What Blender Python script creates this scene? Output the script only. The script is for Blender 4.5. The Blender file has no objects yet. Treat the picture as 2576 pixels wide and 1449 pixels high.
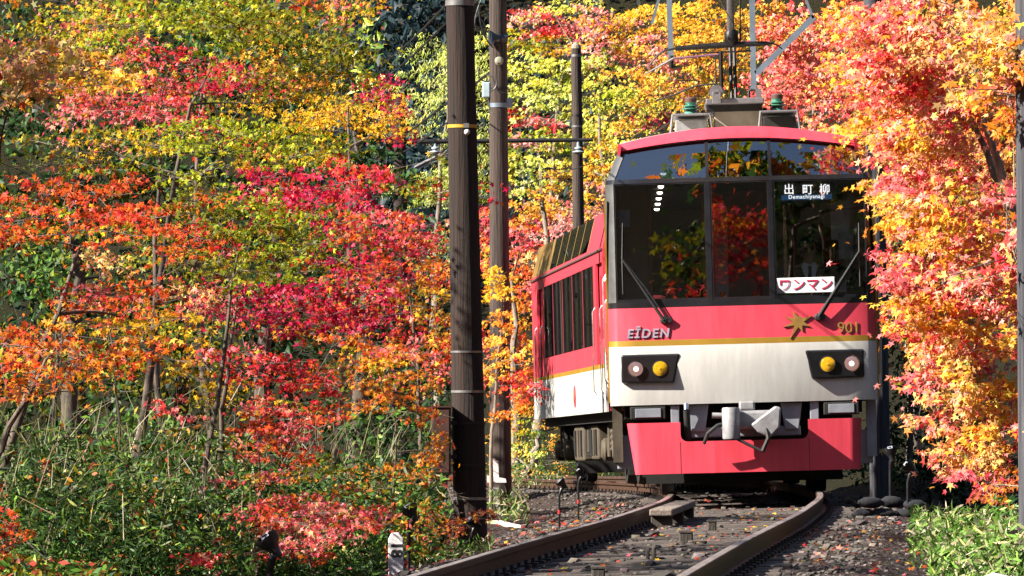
import bpy, bmesh, math, random
import numpy as np
from mathutils import Vector, Matrix, Euler
random.seed(7)
RNG = np.random.default_rng(11)
SC = bpy.context.scene
COL = SC.collection
R = math.radians

# ------------------------------------------------------------------ camera, sky, sun, exposure
CAM_H = 0.896            # metres above the near rail heads
FPX = 6479.0             # focal length in pixels of a 1024 wide picture
HROW = 405.0             # picture row of the horizon
cam_data = bpy.data.cameras.new('camera')
cam = bpy.data.objects.new('camera', cam_data)
COL.objects.link(cam)
cam.location = (0, 0, CAM_H)
cam.rotation_euler = (R(90), 0, 0)
cam_data.sensor_width = 36.0
cam_data.lens = FPX * 36.0 / 1024.0
cam_data.shift_y = (HROW - 288.0) / 1024.0
cam_data.clip_start = 0.5
cam_data.clip_end = 3000.0
SC.camera = cam

SUN_DIR = Vector((-0.78, -0.27, 0.565)).normalized()      # towards the sun
world = bpy.data.worlds.new('World')
SC.world = world
world.use_nodes = True
wn = world.node_tree
sky = wn.nodes.new('ShaderNodeTexSky')
sky.sky_type = 'NISHITA'
sky.sun_disc = False
sky.sun_elevation = math.asin(SUN_DIR.z)
sky.sun_rotation = math.atan2(SUN_DIR.x, SUN_DIR.y)
bgn = wn.nodes['Background']
bgn.inputs['Strength'].default_value = 0.056
wn.links.new(sky.outputs['Color'], bgn.inputs['Color'])
sun_data = bpy.data.lights.new('sun', 'SUN')
sun_data.energy = 5.0
sun_data.angle = R(0.53)
sun_data.color = (1.0, 0.93, 0.82)
sun = bpy.data.objects.new('sun', sun_data)
COL.objects.link(sun)
sun.rotation_euler = SUN_DIR.to_track_quat('Z', 'Y').to_euler()
sun.location = (-20, -10, 30)
SC.view_settings.view_transform = 'Standard'
SC.view_settings.look = 'None'
SC.view_settings.exposure = 1.72
SC.view_settings.gamma = 1.0
SC.view_settings.use_curve_mapping = False
try:
    SC.cycles.max_bounces = 6
    SC.cycles.diffuse_bounces = 3
    SC.cycles.glossy_bounces = 3
    SC.cycles.transmission_bounces = 4
    SC.cycles.transparent_max_bounces = 10
    SC.cycles.caustics_reflective = False
    SC.cycles.caustics_refractive = False
    SC.cycles.use_denoising = True
except Exception:
    pass

# ------------------------------------------------------------------ helpers
K = 1024.0 / 2576.0
def D(xd, yd, y):
    """world point at depth y seen at (xd, yd) of the picture measured 2576 wide"""
    return Vector(((xd * K - 512.0) * y / FPX, y, CAM_H + (HROW - yd * K) * y / FPX))
def M2(px, y):
    return px * K * y / FPX      # length in metres of px (2576-wide pixels) at depth y

def _hash_col(c):
    return (c[0], c[1], c[2], 1.0)
MATS = {}
def mat(name, col, rough=0.6, metal=0.0, var=0.25, scale=6.0, bump=0.0, stretch=(1, 1, 1), col2=None, spec=0.5, coat=0.0, detail=5.0):
    if name in MATS:
        return MATS[name]
    m = bpy.data.materials.new(name)
    m.use_nodes = True
    nt = m.node_tree
    b = nt.nodes['Principled BSDF']
    b.inputs['Roughness'].default_value = rough
    b.inputs['Metallic'].default_value = metal
    b.inputs['Specular IOR Level'].default_value = spec
    if coat:
        b.inputs['Coat Weight'].default_value = coat
        b.inputs['Coat Roughness'].default_value = 0.08
    tc = nt.nodes.new('ShaderNodeTexCoord')
    mp = nt.nodes.new('ShaderNodeMapping')
    mp.inputs['Scale'].default_value = stretch
    nz = nt.nodes.new('ShaderNodeTexNoise')
    nz.inputs['Scale'].default_value = scale
    nz.inputs['Detail'].default_value = detail
    nz.inputs['Roughness'].default_value = 0.65
    nt.links.new(tc.outputs['Object'], mp.inputs['Vector'])
    nt.links.new(mp.outputs['Vector'], nz.inputs['Vector'])
    rp = nt.nodes.new('ShaderNodeValToRGB')
    if col2 is None:
        lo = tuple(max(0, c * (1 - var)) for c in col)
        hi = tuple(min(1, c * (1 + var)) for c in col)
    else:
        lo, hi = col, col2
    rp.color_ramp.elements[0].position = 0.32
    rp.color_ramp.elements[1].position = 0.68
    rp.color_ramp.elements[0].color = _hash_col(lo)
    rp.color_ramp.elements[1].color = _hash_col(hi)
    nt.links.new(nz.outputs['Fac'], rp.inputs['Fac'])
    nt.links.new(rp.outputs['Color'], b.inputs['Base Color'])
    rr = nt.nodes.new('ShaderNodeMapRange')
    rr.inputs['To Min'].default_value = max(0.02, rough - 0.12)
    rr.inputs['To Max'].default_value = min(1.0, rough + 0.12)
    nt.links.new(nz.outputs['Fac'], rr.inputs['Value'])
    nt.links.new(rr.outputs['Result'], b.inputs['Roughness'])
    if bump:
        bp = nt.nodes.new('ShaderNodeBump')
        bp.inputs['Strength'].default_value = min(1.0, bump)
        bp.inputs['Distance'].default_value = 0.02
        nt.links.new(nz.outputs['Fac'], bp.inputs['Height'])
        nt.links.new(bp.outputs['Normal'], b.inputs['Normal'])
    MATS[name] = m
    return m

def glow(name, col, s):
    m = bpy.data.materials.new(name)
    m.use_nodes = True
    b = m.node_tree.nodes['Principled BSDF']
    b.inputs['Base Color'].default_value = _hash_col(col)
    b.inputs['Emission Color'].default_value = _hash_col(col)
    b.inputs['Emission Strength'].default_value = s
    return m

def glass_mat(name, tint, refl, rough=0.0):
    """tinted sheet glass: lets light straight through, mirrors a share of the surroundings"""
    m = bpy.data.materials.new(name)
    m.use_nodes = True
    nt = m.node_tree
    nt.nodes.remove(nt.nodes['Principled BSDF'])
    out = nt.nodes['Material Output']
    tr = nt.nodes.new('ShaderNodeBsdfTransparent')
    tr.inputs['Color'].default_value = _hash_col(tint)
    gl = nt.nodes.new('ShaderNodeBsdfGlossy')
    gl.inputs['Roughness'].default_value = rough
    gl.inputs['Color'].default_value = (1, 1, 1, 1)
    fr = nt.nodes.new('ShaderNodeFresnel')
    fr.inputs['IOR'].default_value = 1.5
    mr = nt.nodes.new('ShaderNodeMapRange')
    mr.inputs['From Min'].default_value = 0.04
    mr.inputs['From Max'].default_value = 1.0
    mr.inputs['To Min'].default_value = refl
    mr.inputs['To Max'].default_value = 1.0
    nt.links.new(fr.outputs['Fac'], mr.inputs['Value'])
    mx = nt.nodes.new('ShaderNodeMixShader')
    nt.links.new(mr.outputs['Result'], mx.inputs['Fac'])
    nt.links.new(tr.outputs['BSDF'], mx.inputs[1])
    nt.links.new(gl.outputs['BSDF'], mx.inputs[2])
    nt.links.new(mx.outputs['Shader'], out.inputs['Surface'])
    return m

def leaf_mat(name, trans=0.45, rough=0.45, spec=0.35):
    m = bpy.data.materials.new(name)
    m.use_nodes = True
    nt = m.node_tree
    b = nt.nodes['Principled BSDF']
    out = nt.nodes['Material Output']
    at = nt.nodes.new('ShaderNodeAttribute')
    at.attribute_name = 'leaf_colour'
    tc = nt.nodes.new('ShaderNodeTexCoord')
    nz = nt.nodes.new('ShaderNodeTexNoise')
    nz.inputs['Scale'].default_value = 35.0
    nt.links.new(tc.outputs['Object'], nz.inputs['Vector'])
    mr = nt.nodes.new('ShaderNodeMapRange')
    mr.inputs['To Min'].default_value = 0.75
    mr.inputs['To Max'].default_value = 1.2
    nt.links.new(nz.outputs['Fac'], mr.inputs['Value'])
    mu = nt.nodes.new('ShaderNodeVectorMath')
    mu.operation = 'SCALE'
    nt.links.new(at.outputs['Color'], mu.inputs[0])
    nt.links.new(mr.outputs['Result'], mu.inputs['Scale'])
    nt.links.new(mu.outputs['Vector'], b.inputs['Base Color'])
    b.inputs['Roughness'].default_value = rough
    b.inputs['Specular IOR Level'].default_value = spec
    t = nt.nodes.new('ShaderNodeBsdfTranslucent')
    nt.links.new(mu.outputs['Vector'], t.inputs['Color'])
    mx = nt.nodes.new('ShaderNodeMixShader')
    mx.inputs['Fac'].default_value = trans
    nt.links.new(b.outputs['BSDF'], mx.inputs[1])
    nt.links.new(t.outputs['BSDF'], mx.inputs[2])
    nt.links.new(mx.outputs['Shader'], out.inputs['Surface'])
    return m

class MB:
    """collects shapes, then links them as ONE mesh object"""
    def __init__(s):
        s.v, s.f = [], []
    def add(s, vs, fs):
        o = len(s.v)
        s.v += [tuple(v) for v in vs]
        s.f += [tuple(i + o for i in f) for f in fs]
        return s
    def box(s, x0, x1, y0, y1, z0, z1, mtx=None):
        vs = [Vector(p) for p in ((x0, y0, z0), (x1, y0, z0), (x1, y1, z0), (x0, y1, z0), (x0, y0, z1), (x1, y0, z1), (x1, y1, z1), (x0, y1, z1))]
        if mtx is not None:
            vs = [mtx @ v for v in vs]
        return s.add(vs, [(0, 3, 2, 1), (4, 5, 6, 7), (0, 1, 5, 4), (1, 2, 6, 5), (2, 3, 7, 6), (3, 0, 4, 7)])
    def tube(s, pts, rad, n=8, cap=True):
        pts = [Vector(p) for p in pts]
        if not hasattr(rad, '__len__'):
            rad = [rad] * len(pts)
        rings = []
        prev = None
        for i, p in enumerate(pts):
            t = (pts[min(i + 1, len(pts) - 1)] - pts[max(i - 1, 0)])
            if t.length < 1e-9:
                t = Vector((0, 0, 1))
            t.normalize()
            if prev is None:
                a = Vector((0, 0, 1)) if abs(t.z) < 0.9 else Vector((1, 0, 0))
                u = t.cross(a).normalized()
            else:
                u = (prev - t * prev.dot(t)).normalized()
            prev = u
            w = t.cross(u)
            rings.append([p + (u * math.cos(2 * math.pi * k / n) + w * math.sin(2 * math.pi * k / n)) * rad[i] for k in range(n)])
        vs = [q for r in rings for q in r]
        fs = []
        for i in range(len(pts) - 1):
            for k in range(n):
                k2 = (k + 1) % n
                fs.append((i * n + k, i * n + k2, (i + 1) * n + k2, (i + 1) * n + k))
        if cap:
            fs.append(tuple(range(n - 1, -1, -1)))
            fs.append(tuple((len(pts) - 1) * n + k for k in range(n)))
        return s.add(vs, fs)
    def lathe(s, prof, org, axis, n=16):
        """prof: (radius, distance along axis)"""
        org = Vector(org); ax = Vector(axis).normalized()
        a = Vector((0, 0, 1)) if abs(ax.z) < 0.9 else Vector((1, 0, 0))
        u = ax.cross(a).normalized(); w = ax.cross(u)
        vs, fs = [], []
        for r, h in prof:
            for k in range(n):
                an = 2 * math.pi * k / n
                vs.append(org + ax * h + (u * math.cos(an) + w * math.sin(an)) * max(r, 1e-4))
        for i in range(len(prof) - 1):
            for k in range(n):
                k2 = (k + 1) % n
                fs.append((i * n + k, i * n + k2, (i + 1) * n + k2, (i + 1) * n + k))
        fs.append(tuple(range(n - 1, -1, -1)))
        fs.append(tuple((len(prof) - 1) * n + k for k in range(n)))
        return s.add(vs, fs)
    def prism(s, poly, fn0, fn1):
        """poly: list of 2-D points; fn0 / fn1 map a point to front / back 3-D positions"""
        n = len(poly)
        vs = [fn0(p) for p in poly] + [fn1(p) for p in poly]
        fs = [tuple(range(n)), tuple(range(2 * n - 1, n - 1, -1))]
        for k in range(n):
            k2 = (k + 1) % n
            fs.append((k, k + n, k2 + n, k2))
        return s.add(vs, fs)
    def grid(s, rows, closed=False):
        n = len(rows[0])
        vs = [p for r in rows for p in r]
        fs = []
        for i in range(len(rows) - 1):
            for k in range(n - (0 if closed else 1)):
                k2 = (k + 1) % n
                fs.append((i * n + k, i * n + k2, (i + 1) * n + k2, (i + 1) * n + k))
        return s.add(vs, fs)
    def shell(s, front, back):
        """two matching grids of points closed into a slab"""
        n, m = len(front), len(front[0])
        o = len(s.v)
        s.grid(front)
        s.grid([r[::-1] for r in back])
        F = lambda i, k: o + i * m + k
        Bk = lambda i, k: o + n * m + i * m + (m - 1 - k)
        for i in range(n - 1):
            s.f.append((F(i, 0), F(i + 1, 0), Bk(i + 1, 0), Bk(i, 0)))
            s.f.append((F(i + 1, m - 1), F(i, m - 1), Bk(i, m - 1), Bk(i + 1, m - 1)))
        for k in range(m - 1):
            s.f.append((F(0, k + 1), F(0, k), Bk(0, k), Bk(0, k + 1)))
            s.f.append((F(n - 1, k), F(n - 1, k + 1), Bk(n - 1, k + 1), Bk(n - 1, k)))
        return s
    def build(s, name, m, parent=None, smooth=False, bevel=0.0, fix=True):
        me = bpy.data.meshes.new(name)
        me.from_pydata(s.v, [], s.f)
        if fix:
            bm = bmesh.new(); bm.from_mesh(me)
            bmesh.ops.recalc_face_normals(bm, faces=bm.faces)
            bm.to_mesh(me); bm.free()
        me.materials.append(m)
        if smooth:
            me.polygons.foreach_set('use_smooth', [True] * len(me.polygons))
        o = bpy.data.objects.new(name, me)
        COL.objects.link(o)
        if parent is not None:
            o.parent = parent
        if bevel:
            b = o.modifiers.new('bevel', 'BEVEL')
            b.width = bevel; b.segments = 2; b.limit_method = 'ANGLE'
            b.angle_limit = R(40)
        if smooth:
            try:
                md = me.set_sharp_from_angle(angle=R(40))
            except Exception:
                pass
        return o

def tag(o, label=None, cat=None, group=None, kind=None):
    if label: o['label'] = label
    if cat: o['category'] = cat
    if group: o['group'] = group
    if kind: o['kind'] = kind
    return o
def empty(name, loc, rot=(0, 0, 0)):
    o = bpy.data.objects.new(name, None)
    COL.objects.link(o)
    o.location = loc; o.rotation_euler = rot
    o.empty_display_size = 0.2
    return o
def text_mesh(name, body, size, m, parent, mtx, extrude=0.004, align='CENTER', shear=0.0, bold=0.0, space=1.0):
    cu = bpy.data.curves.new(name, 'FONT')
    cu.body = body; cu.size = size; cu.extrude = extrude; cu.shear = shear
    cu.align_x = align; cu.align_y = 'CENTER'; cu.offset = bold
    cu.space_character = space
    t = bpy.data.objects.new(name + '_src', cu)
    COL.objects.link(t)
    dg = bpy.context.evaluated_depsgraph_get()
    me = bpy.data.meshes.new_from_object(t.evaluated_get(dg))
    bpy.data.objects.remove(t); bpy.data.curves.remove(cu)
    me.name = name
    me.transform(mtx)
    me.materials.clear(); me.materials.append(m)
    o = bpy.data.objects.new(name, me)
    COL.objects.link(o)
    o.parent = parent
    return o

# ------------------------------------------------------------------ foliage
def star(tips, notch=0.36, base=0.12):
    ring = [(base, math.pi)]
    for i, (a, r) in enumerate(tips):
        ring.append((r, R(a)))
        if i < len(tips) - 1:
            ring.append((notch, R((a + tips[i + 1][0]) / 2)))
    v = [(0, 0, 0.0)] + [(r * math.cos(a), r * math.sin(a), -0.22 * r * r) for r, a in ring]
    n = len(ring)
    f = [(0, 1 + k, 1 + (k + 1) % n) for k in range(n)]
    return np.array(v, dtype=np.float64), np.array(f, dtype=np.int32)
MAPLE = star([(-118, 0.55), (-62, 0.9), (0, 1.0), (62, 0.9), (118, 0.55)])
MAPLE_S = star([(-90, 0.7), (-35, 0.95), (35, 0.95), (90, 0.7)], 0.4)
BROAD = (np.array([(-0.5, 0, 0), (0.0, -0.26, 0.06), (0.55, 0, -0.08), (0.0, 0.26, 0.06), (0.02, 0, -0.02)], dtype=np.float64),
         np.array([(0, 1, 4), (1, 2, 4), (2, 3, 4), (3, 0, 4)], dtype=np.int32))
LANCE = (np.array([(-0.5, 0, 0), (-0.2, -0.09, 0.03), (-0.2, 0.09, 0.03), (0.2, -0.07, 0.0), (0.2, 0.07, 0.0), (0.6, 0, -0.14)], dtype=np.float64),
         np.array([(0, 1, 2), (1, 3, 4), (1, 4, 2), (3, 5, 4)], dtype=np.int32))

def leaves(name, P, Nn, S, C, tmpl, m, parent=None, hang=0.6, T=None, origin=(0, 0, 0)):
    N = len(P)
    tv, tf = tmpl
    Nn = Nn / np.maximum(np.linalg.norm(Nn, axis=1, keepdims=True), 1e-6)
    if T is None:
        T = RNG.normal(size=(N, 3)) * 0.6 + np.array([0, 0, -hang])
    T = T - Nn * np.sum(T * Nn, axis=1, keepdims=True)
    T /= np.maximum(np.linalg.norm(T, axis=1, keepdims=True), 1e-6)
    B = np.cross(Nn, T)
    asp = RNG.uniform(0.8, 1.1, size=N)
    V = (P[:, None, :] + S[:, None, None] * (tv[None, :, 0, None] * T[:, None, :] + (tv[None, :, 1, None] * asp[:, None, None]) * B[:, None, :]
         + (tv[None, :, 2, None] * RNG.uniform(-0.6, 1.8, size=N)[:, None, None]) * Nn[:, None, :]))
    V = V - np.asarray(origin)[None, None, :]
    nv = tv.shape[0]; nf = tf.shape[0]
    Fc = (tf[None, :, :] + (np.arange(N) * nv)[:, None, None]).reshape(-1)
    me = bpy.data.meshes.new(name)
    me.vertices.add(N * nv)
    me.vertices.foreach_set('co', V.reshape(-1).astype(np.float32))
    me.loops.add(N * nf * 3)
    me.loops.foreach_set('vertex_index', Fc.astype(np.int32))
    me.polygons.add(N * nf)
    me.polygons.foreach_set('loop_start', np.arange(0, N * nf * 3, 3, dtype=np.int32))
    me.polygons.foreach_set('loop_total', np.full(N * nf, 3, dtype=np.int32))
    at = me.attributes.new('leaf_colour', 'FLOAT_COLOR', 'FACE')
    cc = np.ones((N, nf, 4), dtype=np.float32)
    cc[:, :, :3] = C[:, None, :]
    at.data.foreach_set('color', cc.reshape(-1))
    me.update(calc_edges=True)
    me.shade_flat()
    me.materials.append(m)
    o = bpy.data.objects.new(name, me)
    COL.objects.link(o)
    if parent is not None:
        o.parent = parent
    return o

LEAF = leaf_mat('maple_leaf', 0.45, 0.45, 0.22)
GLOSSY_LEAF = leaf_mat('evergreen_leaf', 0.22, 0.45, 0.16)
PAL = {   # leaf colours; those of the distant trees carry glow and haze in them
 'PE': [((.90, .56, .20), 4), ((.88, .40, .10), 3), ((.88, .38, .28), 2), ((.90, .66, .20), 2)],
 'OR': [((.80, .27, .02), 4), ((.80, .19, .02), 3), ((.84, .40, .03), 2), ((.70, .10, .02), 1)],
 'Y':  [((.86, .52, .02), 4), ((.82, .42, .02), 3), ((.74, .55, .03), 1)],
 'YO': [((.90, .60, .06), 3), ((.88, .42, .04), 3), ((.84, .27, .03), 2)],
 'RO': [((.76, .11, .02), 4), ((.78, .18, .02), 3), ((.68, .05, .02), 3), ((.74, .07, .07), 1)],
 'R':  [((.72, .035, .03), 4), ((.70, .02, .05), 3), ((.78, .10, .03), 2), ((.76, .08, .12), 1)],
 'CR': [((.58, .012, .07), 4), ((.64, .02, .04), 2), ((.48, .010, .08), 3), ((.62, .07, .16), 2)],
 'PK': [((.88, .24, .26), 3), ((.84, .12, .14), 3), ((.88, .32, .22), 2), ((.78, .06, .09), 2)],
 'RP': [((.84, .13, .10), 4), ((.88, .30, .25), 4), ((.80, .06, .07), 3), ((.90, .46, .40), 2), ((.88, .44, .12), 2), ((.90, .66, .20), 2)],
 'OL': [((.22, .21, .01), 4), ((.15, .19, .012), 4), ((.32, .26, .012), 2), ((.36, .17, .012), 1)],
 'YG': [((.42, .46, .02), 3), ((.28, .36, .015), 4), ((.60, .54, .02), 2), ((.20, .28, .015), 2)],
 'LM': [((.80, .82, .24), 4), ((.62, .70, .10), 4), ((.86, .82, .36), 2), ((.36, .50, .06), 2)],
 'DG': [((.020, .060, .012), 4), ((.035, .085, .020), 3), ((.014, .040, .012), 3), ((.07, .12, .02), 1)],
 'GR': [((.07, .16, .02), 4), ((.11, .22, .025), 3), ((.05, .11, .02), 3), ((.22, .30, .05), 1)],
 'BR': [((.42, .10, .03), 3), ((.36, .06, .04), 3), ((.50, .18, .03), 2)],
 'HL': [((.022, .045, .050), 4), ((.035, .060, .060), 3), ((.015, .032, .040), 3), ((.05, .05, .045), 1)],  # blue of far shade and haze mixed into the hill's leaf colour
 'PP': [((.90, .44, .40), 3), ((.88, .28, .26), 3), ((.90, .56, .40), 2), ((.84, .16, .18), 2)],  # paler pinks for the far maples, haze lightened into the leaves
 'LY': [((.88, .86, .34), 2), ((.78, .74, .10), 3), ((.84, .66, .06), 3), ((.60, .66, .07), 3), ((.88, .78, .24), 1)],  # bright yellows with the far trees' overexposed glow put into the colour
}
def pal_cols(key, n):
    cs = PAL[key]
    w = np.array([c[1] for c in cs], dtype=float); w /= w.sum()
    idx = RNG.choice(len(cs), size=n, p=w)
    c = np.array([k[0] for k in cs])[idx]
    v = RNG.uniform(0.55, 1.2, size=(n, 1))
    return np.clip(c * v * RNG.uniform(0.92, 1.08, size=(n, 3)), 0, 0.92)

SUNV = np.array(SUN_DIR)
def spray_points(c, rx, rz, ry, n, layers=4, tilt=0.12):
    """flat layered fans of leaves, the way a maple carries them"""
    out = []
    c = np.array(c)
    per = np.maximum(1, RNG.multinomial(n, np.ones(layers) / layers))
    for k in range(layers):
        zc = (k + 0.5) / layers * 2 - 1 + RNG.normal() * 0.12
        w = math.sqrt(max(0.12, 1 - 0.75 * zc * zc))
        off = np.array([RNG.normal() * 0.22 * rx, RNG.normal() * 0.3 * ry, zc * rz])
        m = per[k]
        a = RNG.uniform(0, 2 * math.pi, m); r = np.where(RNG.random(m) < .22, np.abs(RNG.normal(size=m)) * .75 + .35, np.sqrt(RNG.uniform(0, 1, m))) * (1 + 0.12 * np.sin(a * 5 + RNG.uniform(0, 6)) + 0.1 * np.sin(a * 9 + RNG.uniform(0, 6)))
        ex = np.cos(a) * r; ey = np.sin(a) * r
        sl = RNG.normal() * tilt; sl2 = RNG.normal() * tilt
        p = np.stack([ex * rx * w, ey * ry * w, -0.28 * rz * r * r + ex * rx * sl + ey * ry * sl2 + RNG.normal(size=m) * rz * 0.42 / layers], axis=1)
        f = np.sin(ex * 5.3 + k * 2.1 + c[0] * 3) + np.sin(ey * 4.7 - k + c[2] * 5) + np.sin((ex + ey) * 8.1 + c[1])
        p = p[(f + RNG.normal(size=m) * .7) > -.75]      # gaps between the twigs
        out.append(p + off + c)
    return np.concatenate(out)

def bez(a, b, c, n=6):
    return [(a * (1 - t) ** 2 + b * 2 * t * (1 - t) + c * t * t) for t in [i / n for i in range(n + 1)]]

BARK = mat('maple_bark', (.10, .075, .055), .85, var=.0, col2=(.30, .24, .19), scale=9, bump=.5, stretch=(3, 3, .8))
DBARK = mat('evergreen_bark', (.035, .026, .02), .9, var=.0, col2=(.10, .075, .055), scale=9, bump=.5, stretch=(3, 3, .8))

def tree(name, label, base, sprays, leaf=0.075, trunk_r=0.07, tmpl=MAPLE, lm=None, bark=None, group='maples', cat='tree', top=None, dens=1.0, hang=0.6, nbias=0.9, jit=.55, stray=.0, twigs=True, crown='crown', lean=None):
    """sprays: (centre Vector, rx, rz, ry, palette, count)"""
    base = Vector(base)
    root = empty(name, base)
    tag(root, label, cat, group)
    lm = lm or LEAF; bark = bark or BARK
    cs = [s[0] for s in sprays]
    mean = sum((Vector(c) for c in cs), Vector()) / len(cs)
    topz = max(c.z for c in cs)
    tp = Vector(top) if top is not None else Vector((mean.x * 0.75 + base.x * 0.25, mean.y, base.z + (topz - base.z) * 0.8))
    H = tp - base
    tr = MB()
    mid = base + H * 0.5 + Vector((random.uniform(-.12, .12) * H.length, random.uniform(-.1, .1), 0)) * 0.6
    pts = bez(base - Vector((0, 0, .15)), mid, tp, 9)
    pts = [p + Vector((random.uniform(-1, 1), random.uniform(-1, 1), 0)) * trunk_r * 0.5 if 0 < i < 9 else p for i, p in enumerate(pts)]
    rad = [trunk_r * (1 - 0.75 * i / 9) * (1.35 if i == 0 else 1) for i in range(10)]
    tr.tube([p - base for p in pts], rad, 9)
    tr.build('trunk', bark, root, smooth=True)
    # each bough leaves the nearest wood already grown, so limbs fork instead of all meeting at the trunk
    nodes = [(p, rad[k]) for k, p in enumerate(pts) if k >= 3]
    order = sorted(sprays, key=lambda q: min((Vector(q[0]) - p).length for p, _ in nodes))
    for (c, rx, rz, ry, pk, n) in order:
        br = MB()
        c = Vector(c) - Vector((0, 0, rz * .3))
        best, a, ra = 1e9, nodes[0][0], nodes[0][1]
        for p, r_ in nodes:
            sc = (c - p).length + 1.2 * max(0, p.z - c.z - .02)
            if sc < best:
                best, a, ra = sc, p, r_
        ln = (c - a).length
        m_ = (a + c) / 2 + Vector((random.uniform(-.12, .12) * ln, random.uniform(-.12, .12) * ln, random.uniform(-.05, .12) * ln))
        bp = bez(a, m_, c, 6)
        r0 = min(ra * 0.75, 0.006 + 0.012 * ln)
        r0 = max(r0, .004)
        rr_ = [r0 * (1 - .55 * i / 6) for i in range(7)]
        br.tube([p - base for p in bp], rr_, 6)
        nodes += [(bp[3], rr_[3]), (bp[5], rr_[5]), (bp[6], rr_[6])]
        if twigs:
            for q in range(3):
                an = random.uniform(0, 6.28)
                e = c + Vector((math.cos(an) * rx * .9, math.sin(an) * ry * .9, random.uniform(-.3, .7) * rz))
                s_ = bp[random.choice((4, 5, 6))]
                tw = bez(s_, (s_ + e) / 2 + Vector((0, 0, .06 * rx)), e, 4)
                br.tube([p - base for p in tw], [r0 * .35 * (1 - .75 * i / 4) + .0012 for i in range(5)], 4, cap=False)
        br.build('branch', bark, root, smooth=True, fix=False)
    P, C = [], []
    for (c, rx, rz, ry, pk, n) in sprays:
        n = max(8, int(n * dens))
        p = spray_points(c, rx, rz, ry, n, layers=max(2, min(6, int(rz / 0.10) + 1)))
        P.append(p)
        keys = pk.split('+')
        lab = RNG.integers(0, len(keys), size=len(p))
        if len(keys) > 1:     # colours change in patches, not leaf by leaf
            ph = RNG.uniform(0, 6.28, 3)
            fld = np.sin(p[:, 0] * 5 / max(rx, .3) * .6 + ph[0]) + np.sin(p[:, 2] * 4 / max(rz, .2) * .6 + ph[1]) + RNG.normal(size=len(p)) * .8
            order = np.argsort(fld)
            lab = np.zeros(len(p), int)
            for q, o_ in enumerate(np.array_split(order, len(keys))):
                lab[o_] = q
        cc = np.zeros((len(p), 3))
        for q, kx in enumerate(keys):
            msk = lab == q
            if msk.any():
                cc[msk] = pal_cols(kx, int(msk.sum()))
        if stray:      # leaves that turned early or late
            k_ = RNG.random(len(p)) < stray
            for kx in ('OL', 'YG', 'Y', 'RO', 'BR'):
                q_ = k_ & (RNG.integers(0, 5, len(p)) == 0)
                if q_.any(): cc[q_] = pal_cols(kx, int(q_.sum()))
        C.append(cc)
    P = np.concatenate(P); C = np.concatenate(C)
    Nn = nbias * (SUNV * 0.8 + np.array([0, -.25, .25])) + RNG.normal(size=P.shape) * jit
    S = leaf * RNG.uniform(0.5, 1.25, size=len(P))
    cr = leaves(crown, P, Nn, S, C, tmpl, lm, root, hang=hang, origin=base)
    return root

def sp(xd, yd, rx, ry, z, pal, cover=1.0, leaf=0.075, depth=0.75):
    """one spray given by where it stands: its depth z sets its real size"""
    c = D(xd, yd, z)
    a, b = M2(rx, z), M2(ry, z)
    area = math.pi * a * b
    n = int(cover * 4.0 * area / (leaf * leaf * 0.75)) + 10
    return (c, a, b, max(.25, a * depth), pal, n)

# ------------------------------------------------------------------ the line of the track
_ty = np.array([-60, -30, 0, 20, 34, 42, 47, 52.3, 61, 65, 70, 75, 80, 85, 90, 96, 102, 110, 120, 135, 155, 180], float)
_tx = np.array([-5.6, -4.0, -2.1, -.80, .17, .75, 1.14, 1.56, 2.15, 2.34, 2.50, 2.58, 2.56, 2.40, 2.13, 1.66, 1.00, -.25, -2.4, -6.6, -14, -26], float)
_yy = np.linspace(-60, 180, 961)
_xx = np.interp(_yy, _ty, _tx)
_k = np.hanning(33); _k /= _k.sum()
_xp = np.concatenate([_xx[0] + (np.arange(-16, 0)) * (_xx[1] - _xx[0]), _xx, _xx[-1] + np.arange(1, 17) * (_xx[-1] - _xx[-2])])
_xx = np.convolve(_xp, _k, 'valid')
def tcx(y): return np.interp(y, _yy, _xx)
def tez(y): return np.interp(y, [-60, 66, 80, 96, 105, 120, 180], [0, 0, -.07, -.20, -.28, -.42, -.9])
CANT = R(1.45)
def tdir(y):
    d = float(tcx(y + .5) - tcx(y - .5))
    return Vector((d, 1, 0)).normalized()
def on_track(y, off, z):
    """point beside the centre line: off to the right, z above the rail plane, canted"""
    t = tdir(y); n = Vector((t.y, -t.x, 0))
    return Vector((float(tcx(y)), y, float(tez(y)))) + n * (off * math.cos(CANT) - z * math.sin(CANT)) + Vector((0, 0, off * math.sin(CANT) + z * math.cos(CANT)))

def smooth(a, b, t):
    t = np.clip((t - a) / (b - a), 0, 1)
    return t * t * (3 - 2 * t)
def ground(x, y):
    x = np.asarray(x, float); y = np.asarray(y, float)
    d = x - tcx(y)
    bed = tez(y) - .175 + np.clip(d, -1.4, 1.4) * .025
    lft = -.16 * smooth(1.35, 2.1, -d) + np.maximum(0, -d - 3.0) * .16
    rgt = -.10 * smooth(1.4, 2.2, d) + np.maximum(0, d - 3.2) * .22
    g = bed + np.where(d < 0, lft, rgt)
    g = np.where(y < 15, np.minimum(g, bed + .05), g)
    hill = np.maximum(0, y - 165) * .42 * smooth(165, 215, y)
    back = np.maximum(0, -y - 28) * .58
    wob = .05 * np.sin(x * 1.7 + y * .6) * np.sin(y * .9 - x * .4) * smooth(2.2, 3.5, np.abs(d))
    far = 0.25 * np.maximum(0, np.abs(x) - 30)
    return np.minimum(g + hill + back + wob + far, 120)
def gz(x, y): return float(ground(x, y))

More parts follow.
